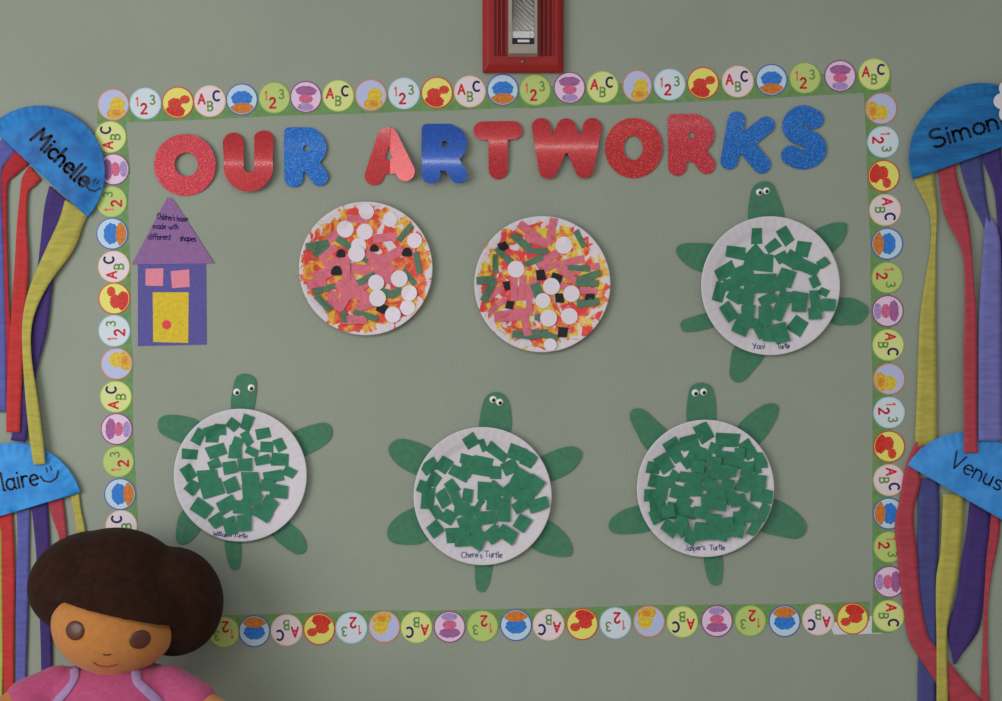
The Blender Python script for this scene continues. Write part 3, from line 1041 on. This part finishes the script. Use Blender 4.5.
def pizza(label, c, r, off, white, black, green, pink, m_plate, seed):
    cx, cy = c
    r = r * 0.993
    org = wpt(cx, cy)
    t = thing('paper_plate_pizza', label, 'paper craft', org, 'paper plate pizzas')
    mb = MB(org)
    plate_mesh(mb, cx, cy, r, r, plate_h)
    mb.build('plate', m_plate, t)
    st = Stack(cx, cy, r)
    def put(q, nm, m):
        q = clip_to(q, cx, cy, r * 0.985)
        mb = MB(org)
        mb.fan(q, st.height(q, 0.0002), 0.0002, rings=2)
        mb.build(nm, m, t)
    k = seed * 1000
    for (x, y, l, w, a) in pink:
        k += 1
        put(quad(off[0] + x * Z, off[1] + y * Z, l * Z * 1.05, w * Z * (1.0 if seed == 1 else 0.88), a, 0.7, 4, k), 'pink_strip', M_ham)
    for (x, y, l, w, a) in green:
        k += 1
        put(quad(off[0] + x * Z, off[1] + y * Z, l * Z, w * Z, a, 0.6, 4, k), 'green_strip', M_pep)
    for (x, y, w, h, a) in black:
        k += 1
        X, Y = off[0] + x * Z, off[1] + y * Z
        if a == 99:     # a cut half-round
            q = [(X + w * Z / 2 * math.cos(tt), Y + h * Z * (0.35 - 0.8 * math.sin(tt))) for tt in [PI * i / 10 for i in range(11)]]
            q += [(X - w * Z * .25, Y + h * Z * .5), (X + w * Z * .3, Y + h * Z * .48)]
        else:
            q = quad(X, Y, w * Z, h * Z, a, 0.8, 3, k)
        put(q, 'black_piece', M_oli)
    for (x, y, rr) in white:
        put(circle(off[0] + x * Z, off[1] + y * Z, rr * Z, n=28), 'white_round', M_mush)


pizza('paper plate pizza on the left, its orange paint running to the rim', (366.5, 268.8), 66.9, (297, 199),
      [(243, 152, 42), (340, 165, 40), (350, 65, 38), (468, 105, 36), (590, 210, 38), (310, 235, 38), (300, 275, 42), (398, 420, 40),
       (405, 497, 42), (513, 400, 42), (563, 472, 40), (555, 545, 38), (482, 580, 40)],
      [(222, 272, 48, 45, 99), (388, 245, 46, 40, 99), (551, 265, 52, 48, 99), (200, 358, 58, 52, 99), (425, 545, 50, 46, 20)],
      [(105, 232, 115, 38, -12), (120, 258, 80, 30, -40), (237, 222, 85, 35, 35), (541, 170, 100, 32, -48), (605, 320, 110, 28, 80),
       (563, 390, 95, 28, 50), (347, 400, 100, 30, -30), (137, 452, 110, 30, -18), (135, 522, 100, 30, 45), (435, 470, 80, 45, 15),
       (495, 470, 70, 40, -30), (345, 583, 130, 30, 18), (238, 590, 60, 28, 80), (343, 308, 28, 25, 30)],
      [(308, 102, 110, 35, 3), (180, 190, 60, 45, -25), (440, 195, 110, 42, -5), (155, 270, 100, 38, -35), (190, 320, 100, 55, -20),
       (150, 370, 130, 55, -25), (100, 420, 90, 45, -10), (310, 350, 120, 50, 5), (380, 300, 90, 60, 40), (430, 330, 120, 60, 35),
       (485, 280, 110, 48, -30), (410, 370, 100, 55, -40), (450, 390, 70, 55, 30), (330, 430, 120, 50, -40), (265, 410, 130, 55, 60),
       (280, 470, 110, 55, -20), (180, 500, 80, 45, -70), (235, 510, 110, 50, -60), (320, 480, 100, 50, 30), (345, 530, 90, 45, -20),
       (292, 607, 115, 42, -3), (235, 445, 80, 45, 40), (247, 340, 125, 40, 88)],
      painted_plate('pizza_paint_warm', 3.0, (228, 160, 52), (204, 58, 48), 0.36), 1)
pizza('paper plate pizza on the right, with many yellow and red daubs', (542.2, 284.5), 68.2, (472, 214),
      [(459, 157, 43), (220, 277, 42), (397, 363, 42), (355, 435, 38), (497, 400, 41), (383, 522, 42), (487, 512, 41), (390, 655, 32)],
      [(158, 163, 45, 45, -25), (342, 305, 45, 55, -10), (420, 325, 52, 52, 20), (175, 360, 30, 50, -10), (190, 455, 42, 36, 10),
       (435, 420, 42, 48, 0), (590, 413, 48, 30, 0), (452, 592, 50, 50, 5)],
      [(245, 140, 110, 38, 38), (325, 185, 105, 26, 3), (165, 215, 120, 34, 45), (118, 252, 95, 28, 88), (310, 235, 100, 30, -25),
       (540, 128, 95, 30, 62), (535, 272, 108, 28, 2), (72, 333, 95, 36, -4), (82, 385, 120, 36, -65), (585, 315, 115, 36, -20),
       (573, 347, 110, 36, 2), (577, 443, 108, 38, -6), (330, 390, 90, 50, 70), (330, 520, 30, 30, 0), (255, 605, 110, 38, 6),
       (335, 600, 90, 40, -8), (385, 610, 80, 34, 20)],
      [(290, 90, 130, 45, 35), (395, 90, 130, 42, -80), (320, 130, 110, 42, 20), (375, 225, 120, 45, -30), (400, 260, 90, 36, -25),
       (505, 240, 110, 42, -15), (480, 280, 110, 36, 5), (610, 265, 50, 35, -5), (490, 315, 90, 36, 30), (585, 385, 80, 35, 5),
       (210, 370, 130, 42, 92), (250, 370, 120, 36, 95), (305, 370, 100, 36, -75), (285, 430, 150, 36, 85), (115, 400, 90, 30, -45),
       (125, 460, 110, 32, -42), (200, 495, 170, 34, -8), (190, 525, 140, 30, -5), (270, 550, 120, 40, 80), (455, 360, 60, 40, 20)],
      painted_plate('pizza_paint_yellow', 8.0, (232, 182, 58), (208, 54, 58), 0.38), 2)

# ------------------------------------------------------------------ paper plate jellyfish with crepe streamers
def crepe(name, rgb):
    return mat(name, rgb, 0.85, 0.15, var=0.10, vscale=60, bump=0.13, bscale=420, aniso=((0, 0, 0), (0.6, 1, 2.5)))


CR = {'red': crepe('crepe_red', (162, 44, 52)), 'orange': crepe('crepe_orange_red', (178, 54, 54)),
      'purple': crepe('crepe_purple', (66, 50, 108)), 'yellow': crepe('crepe_yellow', (168, 158, 76)),
      'violet': crepe('crepe_violet', (88, 90, 156)), 'rose': crepe('crepe_rose', (166, 62, 74)),
      'navy': crepe('crepe_navy', (70, 72, 124)), 'lilac': crepe('crepe_lilac', (108, 106, 168))}
M_marker = mat('black_marker', (20, 20, 40), 0.5)


def bell_h(r):
    x = max(0, min(1, (r - 0.68) / 0.32))
    return 0.0130 - 0.0045 * x * x * (3 - 2 * x)


def jelly(label, A, u, r, words, face, streamers, paint, radf=None, ring_dir=1):
    """A = one end of the cut edge, u = direction along that edge, r = plate radius (pixels)"""
    L = math.hypot(*u)
    u = (u[0] / L, u[1] / L)
    c = (A[0] + u[0] * r, A[1] + u[1] * r)
    org = wpt(*c)
    t = thing('paper_plate_jellyfish', label, 'paper craft', org, 'paper plate jellyfish')
    mb = MB(org)
    # upper half: the side whose normal points up the picture
    a_u = math.atan2(u[1], u[0])
    na = a_u + PI / 2
    if math.sin(na) < 0:
        a0 = a_u
    else:
        a0 = a_u - PI
    plate_mesh(mb, c[0], c[1], r, r, bell_h, a0, a0 + PI, 90, radf=radf)
    surf = lambda X, Y: bell_h(math.hypot(X - c[0], Y - c[1]) / r) + 0.0008
    for (tx, x, y, sz, ang, w, sx) in words:
        write(mb, tx, x, y, sz, ang, w, surf, 1, sx, 0.03, 3)
    if face:
        x, y, s, a = face
        rot = lambda q: (x + s * (q[0] * math.cos(R(a)) - q[1] * math.sin(R(a))), y + s * (q[0] * math.sin(R(a)) + q[1] * math.cos(R(a))))
        mb.stroke([rot(q) for q in [(-1, -.1), (-.7, .5), (0, .75), (.7, .45), (1, -.3)]], 1.5, surf, 1)
        mb.stroke([rot((-.2, -.9)), rot((-.15, -.4))], 1.2, surf, 1)
        mb.stroke([rot((.25, -1)), rot((.3, -.5))], 1.2, surf, 1)
    mb.build('bell', [paint, M_marker], t)
    for (cn, rows, d0, d1) in streamers:
        Lp = catmull([(a[0], a[1]) for a in rows], 6)
        Rp = catmull([(a[2], a[3]) for a in rows], 6)
        n = len(Lp)
        dl, dr = [], []
        for i in range(n):
            f = i / (n - 1)
            w = math.hypot(Lp[i][0] - Rp[i][0], Lp[i][1] - Rp[i][1])
            tw = 0.035 * math.sqrt(max(0, 24 ** 2 - w * w)) * S
            base = d0 + (d1 - d0) * f
            dl.append(base)
            dr.append(base + tw * (0.5 - 0.5 * math.cos(min(1, f * 6) * PI)))
        mb = MB(org)
        mb.ribbon(Lp, Rp, dl, dr, 0.0003)
        mb.build('streamer', CR[cn], t)
    return t


def V(*rows):
    """rows (left x, right x, y)"""
    return [(a, y, b, y) for a, b, y in rows]


def paintm(name, a, b, rot, sc):
    return mat(name, a, 0.5, 0.35, rgb2=b, vscale=38, bump=0.35, bscale=60, aniso=((0, rot, 0), sc))


jelly('blue jellyfish at upper left tilted to the right with smiling face', (89, 217.5), (-89, -82.5), 66,
      [('Michelle', 33.5, 141, 17.5, 43, 2.9, 1.0)], (94.5, 186, 7.5, 38),
      [('violet', [(3, 138, 17, 152), (-6, 152, 8, 162), (-10, 175, 2, 178), (-8, 250, 5, 250), (-6, 330, 7, 330), (-5, 412, 8, 412)], .0022, .005),
       ('red', [(17, 150, 30, 164), (6, 164, 16, 176), (0, 182, 9, 184), (1, 215, 8, 215), (4, 260, 9, 260), (5, 310, 11, 310), (7, 370, 17, 370), (8, 415, 20, 415)], .003, .0055),
       ('orange', [(30, 166, 42, 180), (23, 178, 36, 186), (21, 192, 29, 194), (18, 225, 28, 225), (16, 262, 30, 262), (13.5, 300, 28, 300), (10, 355, 25, 355), (8, 400, 23, 400), (8, 432, 22, 432)], .0035, .0075),
       ('purple', [(50, 186, 74, 206), (45, 208, 67, 212), (41, 245, 59, 248), (36, 290, 53, 290), (32, 330, 48, 330), (29, 365, 39, 365), (20, 400, 34, 400), (12, 440, 27, 442)], .003, .006),
       ('yellow', [(66, 200, 90, 213), (60, 221, 84, 226), (48, 248, 75, 250), (32, 286, 50, 286), (25, 318, 36, 318), (25, 352, 34, 352), (28.5, 400, 41, 400), (33, 440, 46.5, 440), (37, 464, 49, 463)], .0045, .0165)],
      paintm('blue_wash', (24, 114, 182), (12, 82, 148), 0.0, (1, 1, 1)))

jelly('blue jellyfish at lower left above the brown haired doll', (82, 492), (-82, 24), 69,
      [('Claire', -8.5, 493, 18, -11, 2.0, 0.97)], (52, 474.5, 9, -12),
      [('yellow', V((-10, 2, 512), (-8, 3, 570), (-6, 4, 640), (-5, 4, 672), (-8, 2, 740)), .0026, .004),
       ('orange', V((-3, 13, 506), (0, 15, 545), (1, 16, 590), (3, 15, 640), (4, 15, 670), (5, 15, 705), (2, 16, 760)), .003, .0045),
       ('violet', V((17, 31, 502), (18, 30, 545), (16, 29.5, 590), (17, 28, 640), (16.5, 27, 680), (16, 28, 760)), .0022, .004),
       ('purple', V((31, 48, 498), (36, 50.5, 543), (39, 51, 590), (41, 52, 631), (42, 53, 680), (42, 54, 760)), .003, .004),
       ('rose', V((46, 63, 492), (53, 66, 518), (60, 68, 540), (61, 74, 580), (62, 72, 640)), .0026, .004),
       ('yellow', V((69, 79, 486), (74, 82, 510), (77, 86, 530), (80, 88, 570), (80, 92, 640)), .003, .004)],
      paintm('blue_wash_light', (46, 140, 210), (30, 112, 188), 0.0, (1, 1, 1)),
      radf=lambda a: 1 - 0.07 * max(0, math.cos((a + 0.55) * 1.6)) if -1.4 < ((a + PI) % (2 * PI)) - PI < 0.3 else 1)

jelly('blue jellyfish at upper right partly covered by a white flower', (911.5, 180), (90.5, -33), 71.5,
      [('Simoni', 929.5, 149.5, 18, -16.5, 2.5, 1.28)], None,
      [('yellow', V((913, 934, 168), (915, 934, 184), (929, 936.5, 214), (930, 935, 246), (925, 935, 278), (919, 935, 321), (916.5, 936, 385), (914, 936, 446)), .003, .004),
       ('rose', V((936, 956, 158), (938, 956, 178), (943, 966, 214), (960, 970, 251), (962.5, 971.5, 280), (962.5, 973.5, 310), (961, 974, 355), (961, 973.5, 424), (960, 974.5, 452)), .003, .0165),
       ('navy', V((957, 981, 150), (961, 983, 172), (970, 986, 200), (978, 989, 216), (985, 992, 232)), .0022, .003),
       ('lilac', V((985, 991, 217), (983, 997, 232), (980.5, 999, 257), (976.5, 999, 321), (975.5, 999.5, 407), (975, 1000, 440)),   .0031, .0165),
       ('purple', V((978, 1000, 142), (984, 1001.5, 165), (993, 1006, 190), (997, 1012, 225), (1004, 1020, 300)), .003, .004),
       ('yellow', V((1004, 1018, 140), (1002, 1014, 240), (1000, 1012, 330), (1000, 1014, 432)), .003, .0165)],
      paintm('blue_wash_deep', (18, 106, 164), (8, 74, 130), 0.35, (0.35, 1, 2.2)),
      radf=lambda a: 1 - 0.045 * math.exp(-((a + 2.45) / 0.45) ** 2))

jelly('blue jellyfish at lower right hanging over the border strip', (906, 465), (95, 55), 66,
      [('Venus', 946.5, 465, 16.5, 27, 1.5, 1.14)], None,
      [('navy', V((917, 938, 478), (917, 939, 515), (916, 937, 572), (919, 937, 629), (917, 935, 672), (917, 935, 760)), .003, .004),
       ('rose', [(915, 441, 924, 446), (908, 458, 918, 470), (903, 473, 920, 482), (899, 498, 914, 504), (894, 523, 913, 523), (896, 552, 916, 552),
                 (901, 595, 919, 595), (906, 632, 926, 632), (914, 650, 934, 645), (931, 676, 950, 664), (950, 702, 972, 690), (990, 745, 1012, 735)], .004, .006),
       ('purple', V((969, 991, 500), (966, 989, 530), (961, 986, 560), (956, 983, 595), (947, 978, 629), (951, 960, 654), (952, 955, 663)), .003, .005),
       ('yellow', V((942, 963, 494), (941, 962, 520), (939, 959, 552), (935, 956, 577), (934.5, 949, 609), (935, 945, 635), (935, 946, 698), (934, 947, 760)), .005, .0085),
       ('rose', V((985, 1000, 508), (986, 998, 538), (983.5, 991, 572), (983, 987, 605), (982, 986.5, 643), (980, 988, 690), (979, 991, 760)), .003, .004)],
      paintm('blue_wash_pale', (62, 138, 206), (44, 116, 188), 0.0, (1, 1, 1)))

# white flower cut-out stuck over the upper right jellyfish, cut by the frame
org = wpt(1016, 104)
fl = thing('paper_flower', 'white paper flower at the right edge, on the upper right jellyfish', 'paper flower', org)
for k in range(8):
    a = 2 * PI * k / 8
    x, y = 1016 + 17 * math.cos(a), 103 + 17 * math.sin(a)
    pts = []
    for q in circle(0, 0, 1, 1, 20):
        lx, ly = q[0] * 9.0, q[1] * 8.2
        pts.append((x + lx * math.cos(a) - ly * math.sin(a), y + lx * math.sin(a) + ly * math.cos(a)))
    mb = MB(org)
    mb.fan(pts, 0.0155 + 0.0004 * (k % 2), 0.0003, rings=3)
    mb.build('petal', M_white, fl)
mb = MB(org)
mb.fan(circle(1016, 104, 6, n=20), 0.0172, 0.0007, rings=2)
b = mb.build('flower_centre', M_yel, fl)

# ------------------------------------------------------------------ fire alarm strobe
AL = 0.0
org = wpt(523, 20)
al = thing('fire_alarm', 'red wall fire alarm with clear strobe window above the border', 'fire alarm', org)
M_ared = mat('alarm_red', (140, 26, 24), 0.5, 0.35, var=0.05, vscale=30)
M_slot = mat('alarm_slot', (84, 14, 16), 0.6)
M_beige = mat('alarm_beige', (148, 138, 128), 0.5, 0.4, var=0.06, vscale=60)
M_dark = mat('alarm_label', (28, 24, 26), 0.5)
M_chrome = mat('alarm_reflector', (150, 148, 146), 0.3, 0.6, metal=1.0, bump=1.0, bscale=90)
M_screw = mat('alarm_screw', (120, 96, 92), 0.35, metal=0.8)
M_lens = bpy.data.materials.new('alarm_lens')
M_lens.use_nodes = True
pb = M_lens.node_tree.nodes['Principled BSDF']
pb.inputs['Transmission Weight'].default_value = 1.0
pb.inputs['Roughness'].default_value = 0.08
pb.inputs['IOR'].default_value = 1.2
pb.inputs['Base Color'].default_value = (0.95, 0.94, 0.93, 1)


def frustum(mb, lo, hi, d0, d1, m=0):
    """pixel rectangle lo at depth d0 rising to rectangle hi at depth d1"""
    a = [mb.add(wpt(x, y, d0)) for x, y in lo]
    b = [mb.add(wpt(x, y, d1)) for x, y in hi]
    for i in range(4):
        j = (i + 1) % 4
        mb.face([a[j], a[i], b[i], b[j]], m)
    return a, b


rect = lambda x0, y0, x1, y1: [(x0, y0), (x1, y0), (x1, y1), (x0, y1)]
T0 = -42
mb = MB(org)
a, b = frustum(mb, rect(482.6, T0, 563.4, 73.6), rect(482.6, T0, 563.4, 73.6), 0.0, 0.012)
a2 = b
b2 = [mb.add(wpt(x, y, 0.019)) for x, y in rect(488.0, T0 + 6, 558.0, 67.0)]
for i in range(4):
    j = (i + 1) % 4
    mb.face([a2[j], a2[i], b2[i], b2[j]])
mb.face([b2[0], b2[3], b2[2], b2[1]])
mb.face(a)
bo = mb.build('alarm_body', M_ared, al)
bvm = bo.modifiers.new('bevel', 'BEVEL')
bvm.width, bvm.segments = 0.0025, 2
for x in (495.2, 499.6, 504.0, 541.4, 545.8, 550.2):
    mb = MB(org)
    a, b = frustum(mb, rect(x - 1.0, T0 + 16, x + 1.0, 58.5), rect(x - 1.0, T0 + 16, x + 1.0, 58.5), 0.0188, 0.0197)
    mb.face([b[0], b[3], b[2], b[1]])
    mb.build('grille_slot', M_slot, al)
    mb = MB(org)
    a, b = frustum(mb, rect(x + 1.1, T0 + 16, x + 3.2, 58.5), rect(x + 1.5, T0 + 17, x + 2.8, 57.8), 0.0188, 0.0213)
    mb.face([b[0], b[3], b[2], b[1]])
    mb.build('grille_rib', M_ared, al)
# strobe housing: a frame around a sunk reflector
mb = MB(org)
ox = rect(507.6, T0 + 14, 537.6, 59.4)
a, b = frustum(mb, ox, rect(508.8, T0 + 15, 536.6, 57.6), 0.0186, 0.032)
ix = rect(512.0, T0 + 18, 533.8, 48.6)
c = [mb.add(wpt(x, y, 0.032)) for x, y in ix]
for i in range(4):
    j = (i + 1) % 4
    mb.face([b[j], b[i], c[i], c[j]])
d = [mb.add(wpt(x, y, 0.022)) for x, y in ix]
for i in range(4):
    j = (i + 1) % 4
    mb.face([c[j], c[i], d[i], d[j]])
mb.face([d[0], d[3], d[2], d[1]])
hs = mb.build('strobe_housing', M_beige, al)
mb = MB(org)
grid = []
for i in range(9):
    row = []
    for j in range(25):
        x, y = 512.4 + 21 * i / 8, T0 + 18.4 + 58 * j / 24
        row.append(mb.add(wpt(x, y, 0.0224 + 0.004 * abs(i - 4) / 4 + 0.0022 * ((i + j) % 2))))
    grid.append(row)
for i in range(8):
    for j in range(24):
        mb.face([grid[i][j], grid[i + 1][j], grid[i + 1][j + 1], grid[i][j + 1]])
mb.build('reflector', M_chrome, hs)
mb = MB(org)
mb.fan(rect(512.4, 35.5, 533.4, 42.2), 0.0290, 0.006, rings=1)
mb.build('lens_shelf', M_white, hs)
mb = MB(org)
mb.fan(rect(512.2, 42.6, 533.7, 48.4), 0.0326, 0.008, rings=1)
mb.fan(rect(517.4, 44.3, 529, 46.8), 0.0328, 0.0001, 1, rings=1)
lb = mb.build('name_plate', [M_dark, M_white], hs)
mb = MB(org)
mb.fan(rect(512.3, T0 + 18.2, 533.6, 42.5), 0.0312, 0.0012, rings=1)
mb.build('lens', M_lens, hs)
mb = MB(org)
mb.fan(circle(523, 63.6, 2.1, n=16), lambda X, Y: 0.0202 + 0.0008 * (1 - math.hypot(X - 523, Y - 63.6) / 2.1), 0.0012, 0, rings=3, smooth=True)
mb.fan(quad(523, 63.6, 3.0, 0.6, 35, 0, 1), 0.0211, 0.0001, 1, rings=1)
mb.build('screw', [M_screw, M_dark], al)

# ------------------------------------------------------------------ rag doll seated on the ledge
M_skin = mat('doll_skin_cloth', (172, 112, 58), 0.95, 0.1, var=0.06, vscale=90, bump=0.4, bscale=420, sheen=0.2)
M_hair = mat('doll_hair_plush', (47, 28, 21), 1.0, 0.0, var=0.2, vscale=70, bump=1.0, bscale=300, sheen=0.05)
M_shirt = mat('doll_shirt_knit', (164, 70, 108), 0.95, 0.1, var=0.08, vscale=150, bump=0.5, bscale=420, sheen=0.2)
M_strap = mat('doll_strap_cloth', (150, 120, 162), 0.9, 0.1, var=0.08, vscale=150, bump=0.3)
M_pants = mat('doll_trousers', (168, 120, 60), 0.95, 0.1, var=0.08, vscale=150, bump=0.4)
M_button = mat('doll_button', (78, 40, 28), 0.35, 0.5)
M_thread = mat('doll_thread', (140, 44, 62), 0.7)
M_brow = mat('doll_brow', (60, 34, 24), 0.8)

DD = 0.17
KD = (DIST - DD) / DIST * S
seat = qpt(113, 700, DD)
seat.z = 0.60
doll = thing('rag_doll', 'plush doll with brown bob and pink shirt at lower left', 'doll', seat)


def ellipsoid(bm, c, rx, ry, rz, rot=0.0, seg=32):
    r = bmesh.ops.create_uvsphere(bm, u_segments=seg, v_segments=seg // 2, radius=1.0)
    M = Matrix.Translation(c) @ Matrix.Rotation(rot, 4, 'Y') @ Matrix.Diagonal((rx, ry, rz, 1))
    bmesh.ops.transform(bm, matrix=M, verts=r['verts'])
    return r['verts']


def limb(bm, pts, seg=16):
    """tapered tube through (point, radius) pairs, rounded at both ends"""
    for (p, r), (q, s) in zip(pts, pts[1:]):
        n = max(3, int((q - p).length / (0.35 * min(r, s))))
        for i in range(n + 1):
            t = i / n
            rr = r + (s - r) * t
            ellipsoid(bm, p.lerp(q, t), rr, rr, rr, 0, seg)


def remeshed(name, bm, m, parent, vox=0.006, smooth=6):
    for v in bm.verts:
        v.co -= seat
    me = bpy.data.meshes.new(name)
    bm.to_mesh(me)
    bm.free()
    tmp = bpy.data.objects.new('tmp', me)
    COL.objects.link(tmp)
    rm = tmp.modifiers.new('remesh', 'REMESH')
    rm.mode, rm.voxel_size = 'VOXEL', vox
    sm = tmp.modifiers.new('smooth', 'SMOOTH')
    sm.iterations, sm.factor = smooth, 0.5
    dg = bpy.context.evaluated_depsgraph_get()
    me2 = bpy.data.meshes.new_from_object(tmp.evaluated_get(dg))
    me2.name = name
    bpy.data.objects.remove(tmp)
    me2.materials.clear()
    me2.materials.append(m)
    me2.polygons.foreach_set('use_smooth', [True] * len(me2.polygons))
    return link(name, me2, seat, parent)


q = lambda x, y, d=DD: qpt(x, y, d)
HC = q(114, 624, 0.170)
TILT = R(7)
# body: head, torso, arms and legs are one stuffed skin
bm = bmesh.new()
ellipsoid(bm, HC, 0.096, 0.080, 0.078, TILT, 48)
TC = Vector((seat.x, seat.y + 0.01, 0.72))
limb(bm, [(q(114, 668), 0.035), (TC + Vector((0, 0, .06)), 0.06), (TC + Vector((0, 0, -.05)), 0.068)], 20)
armR = [(q(168, 690, .175), 0.030), (q(203, 707, .20), 0.0255), (q(240, 726, .235), 0.023), (q(262, 738, .27), 0.026)]
armL = [(q(58, 690, .175), 0.030), (q(20, 703, .20), 0.0255), (q(-14, 722, .235), 0.023), (q(-34, 736, .27), 0.026)]
limb(bm, armR)
limb(bm, armL)
for sx in (-1, 1):
    limb(bm, [(seat + Vector((sx * .05, 0, .052)), 0.045), (seat + Vector((sx * .075, -.12, .045)), 0.038),
              (seat + Vector((sx * .09, -.23, .04)), 0.034)])
    limb(bm, [(seat + Vector((sx * .09, -.225, .04)), 0.034), (seat + Vector((sx * .095, -.24, .075)), 0.026)])
body = remeshed('body', bm, M_skin, doll, 0.005, 5)
# hair: two lobes behind the face and a fringe over the forehead
bm = bmesh.new()
ellipsoid(bm, q(90, 582, .125), 62 * KD, 0.088, 52 * KD, R(-12), 40)
ellipsoid(bm, q(118, 580, .125), 66 * KD, 0.092, 53 * KD, R(10), 40)
ellipsoid(bm, q(173, 601, .115), 51 * KD, 0.078, 56 * KD, R(-12), 40)
cap = bmesh.new()
ellipsoid(cap, HC + Vector((0.002, 0, 0.002)), 0.110, 0.0945, 0.094, TILT, 48)
pl = q(114, 618, .26)
no = Vector((math.sin(R(15)), 0.12, math.cos(R(15)))).normalized()
no = Vector((no.x * 1.0, no.y, no.z))
res = bmesh.ops.bisect_plane(cap, geom=cap.verts[:] + cap.edges[:] + cap.faces[:], plane_co=pl, plane_no=no, clear_inner=True)
bmesh.ops.holes_fill(cap, edges=[e for e in cap.edges if e.is_boundary])
tm = bpy.data.meshes.new('t')
cap.to_mesh(tm)
cap.free()
bm.from_mesh(tm)
hair = remeshed('hair', bm, M_hair, doll, 0.005, 5)
# shirt: torso and short sleeves over the body
bm = bmesh.new()
limb(bm, [(TC + Vector((0, 0, .062)), 0.078), (TC + Vector((0, 0, -.03)), 0.088)], 20)
ellipsoid(bm, TC + Vector((0, 0, .03)), 0.108, 0.078, 0.088, 0, 32)
ellipsoid(bm, q(119, 691, .165), 76 * KD, 0.072, 30 * KD, R(3), 32)
for arm in (armL, armR):
    limb(bm, [(arm[0][0] + Vector((0, 0, .002)), 0.037), (arm[1][0].lerp(arm[0][0], .2), 0.035)])
shirt = remeshed('shirt', bm, M_shirt, doll, 0.005, 5)
bm = bmesh.new()
for sx in (-1, 1):
    limb(bm, [(seat + Vector((sx * .05, 0.012, .058)), 0.056), (seat + Vector((sx * .078, -.15, .049)), 0.047)])
remeshed('trousers', bm, M_pants, doll, 0.006, 4)


def surface(obj):
    me = obj.data
    return BVHTree.FromPolygons([v.co + seat for v in me.vertices], [tuple(p.vertices) for p in me.polygons])


cam_p = Vector((0, -DIST, EYE))


def hit(bvh, px, py, off):
    d = (wpt(px, py) - cam_p).normalized()
    loc, nrm, i, dist = bvh.ray_cast(cam_p, d)
    if loc is None:
        return None
    return loc + nrm * off, nrm


T_body, T_shirt = surface(body), surface(shirt)


def tube(name, pts, rad, m, parent, flat=1.0):
    """sewn line: a round or flattened cord through pts [(point, normal)]"""
    v, f = [], []
    n = 10
    for i, (p, nr) in enumerate(pts):
        a = pts[max(0, i - 1)][0]
        b = pts[min(len(pts) - 1, i + 1)][0]
        tg = (b - a).normalized()
        sd = tg.cross(nr).normalized()
        up = sd.cross(tg)
        for k in range(n):
            t = 2 * PI * k / n
            v.append(p - seat + sd * (rad * math.cos(t)) + up * (rad * flat * math.sin(t)))
    for i in range(len(pts) - 1):
        for k in range(n):
            f.append([i * n + k, i * n + (k + 1) % n, (i + 1) * n + (k + 1) % n, (i + 1) * n + k])
    f += [list(range(n))[::-1], [(len(pts) - 1) * n + k for k in range(n)]]
    me = bpy.data.meshes.new(name)
    me.from_pydata(v, [], f)
    me.materials.append(m)
    me.polygons.foreach_set('use_smooth', [True] * len(me.polygons))
    return link(name, me, seat, parent)


for pth in ([(75, 669), (74, 680), (66, 692), (57, 702), (50, 716)], [(136, 671), (138, 682), (148, 692), (158, 702), (166, 716)]):
    pp = [h for h in (hit(T_shirt, x, y, 0.001) for x, y in catmull(pth, 5)) if h]
    if len(pp) > 2:
        tube('strap', pp, 0.0075, M_strap, doll, 0.35)
for (x, y) in ((75, 630.5), (140, 639.5)):
    h = hit(T_body, x, y, 0.0)
    if h:
        p, nr = h
        rot = nr.to_track_quat('Z', 'Y').to_matrix().to_4x4()
        bm = bmesh.new()
        r = bmesh.ops.create_uvsphere(bm, u_segments=28, v_segments=14, radius=1)
        bmesh.ops.transform(bm, matrix=Matrix.Translation(p - seat) @ rot @ Matrix.Diagonal((0.0165, 0.0145, 0.004, 1)), verts=bm.verts)
        for fc in bm.faces:
            fc.smooth = True
        me = bpy.data.meshes.new('button_eye')
        bm.to_mesh(me)
        bm.free()
        me.materials.append(M_button)
        link('button_eye', me, seat, doll)
for nm, pth, rad, m in (('mouth', [(93, 662), (100, 665.5), (108, 666), (117, 664)], 0.0013, M_thread),
                        ('nose', [(103, 654), (107, 655), (111, 654)], 0.0009, M_brow)):
    pp = [h for h in (hit(T_body, x, y, 0.0004) for x, y in catmull(pth, 5)) if h]
    if len(pp) > 2:
        tube(nm, pp, rad, m, doll)
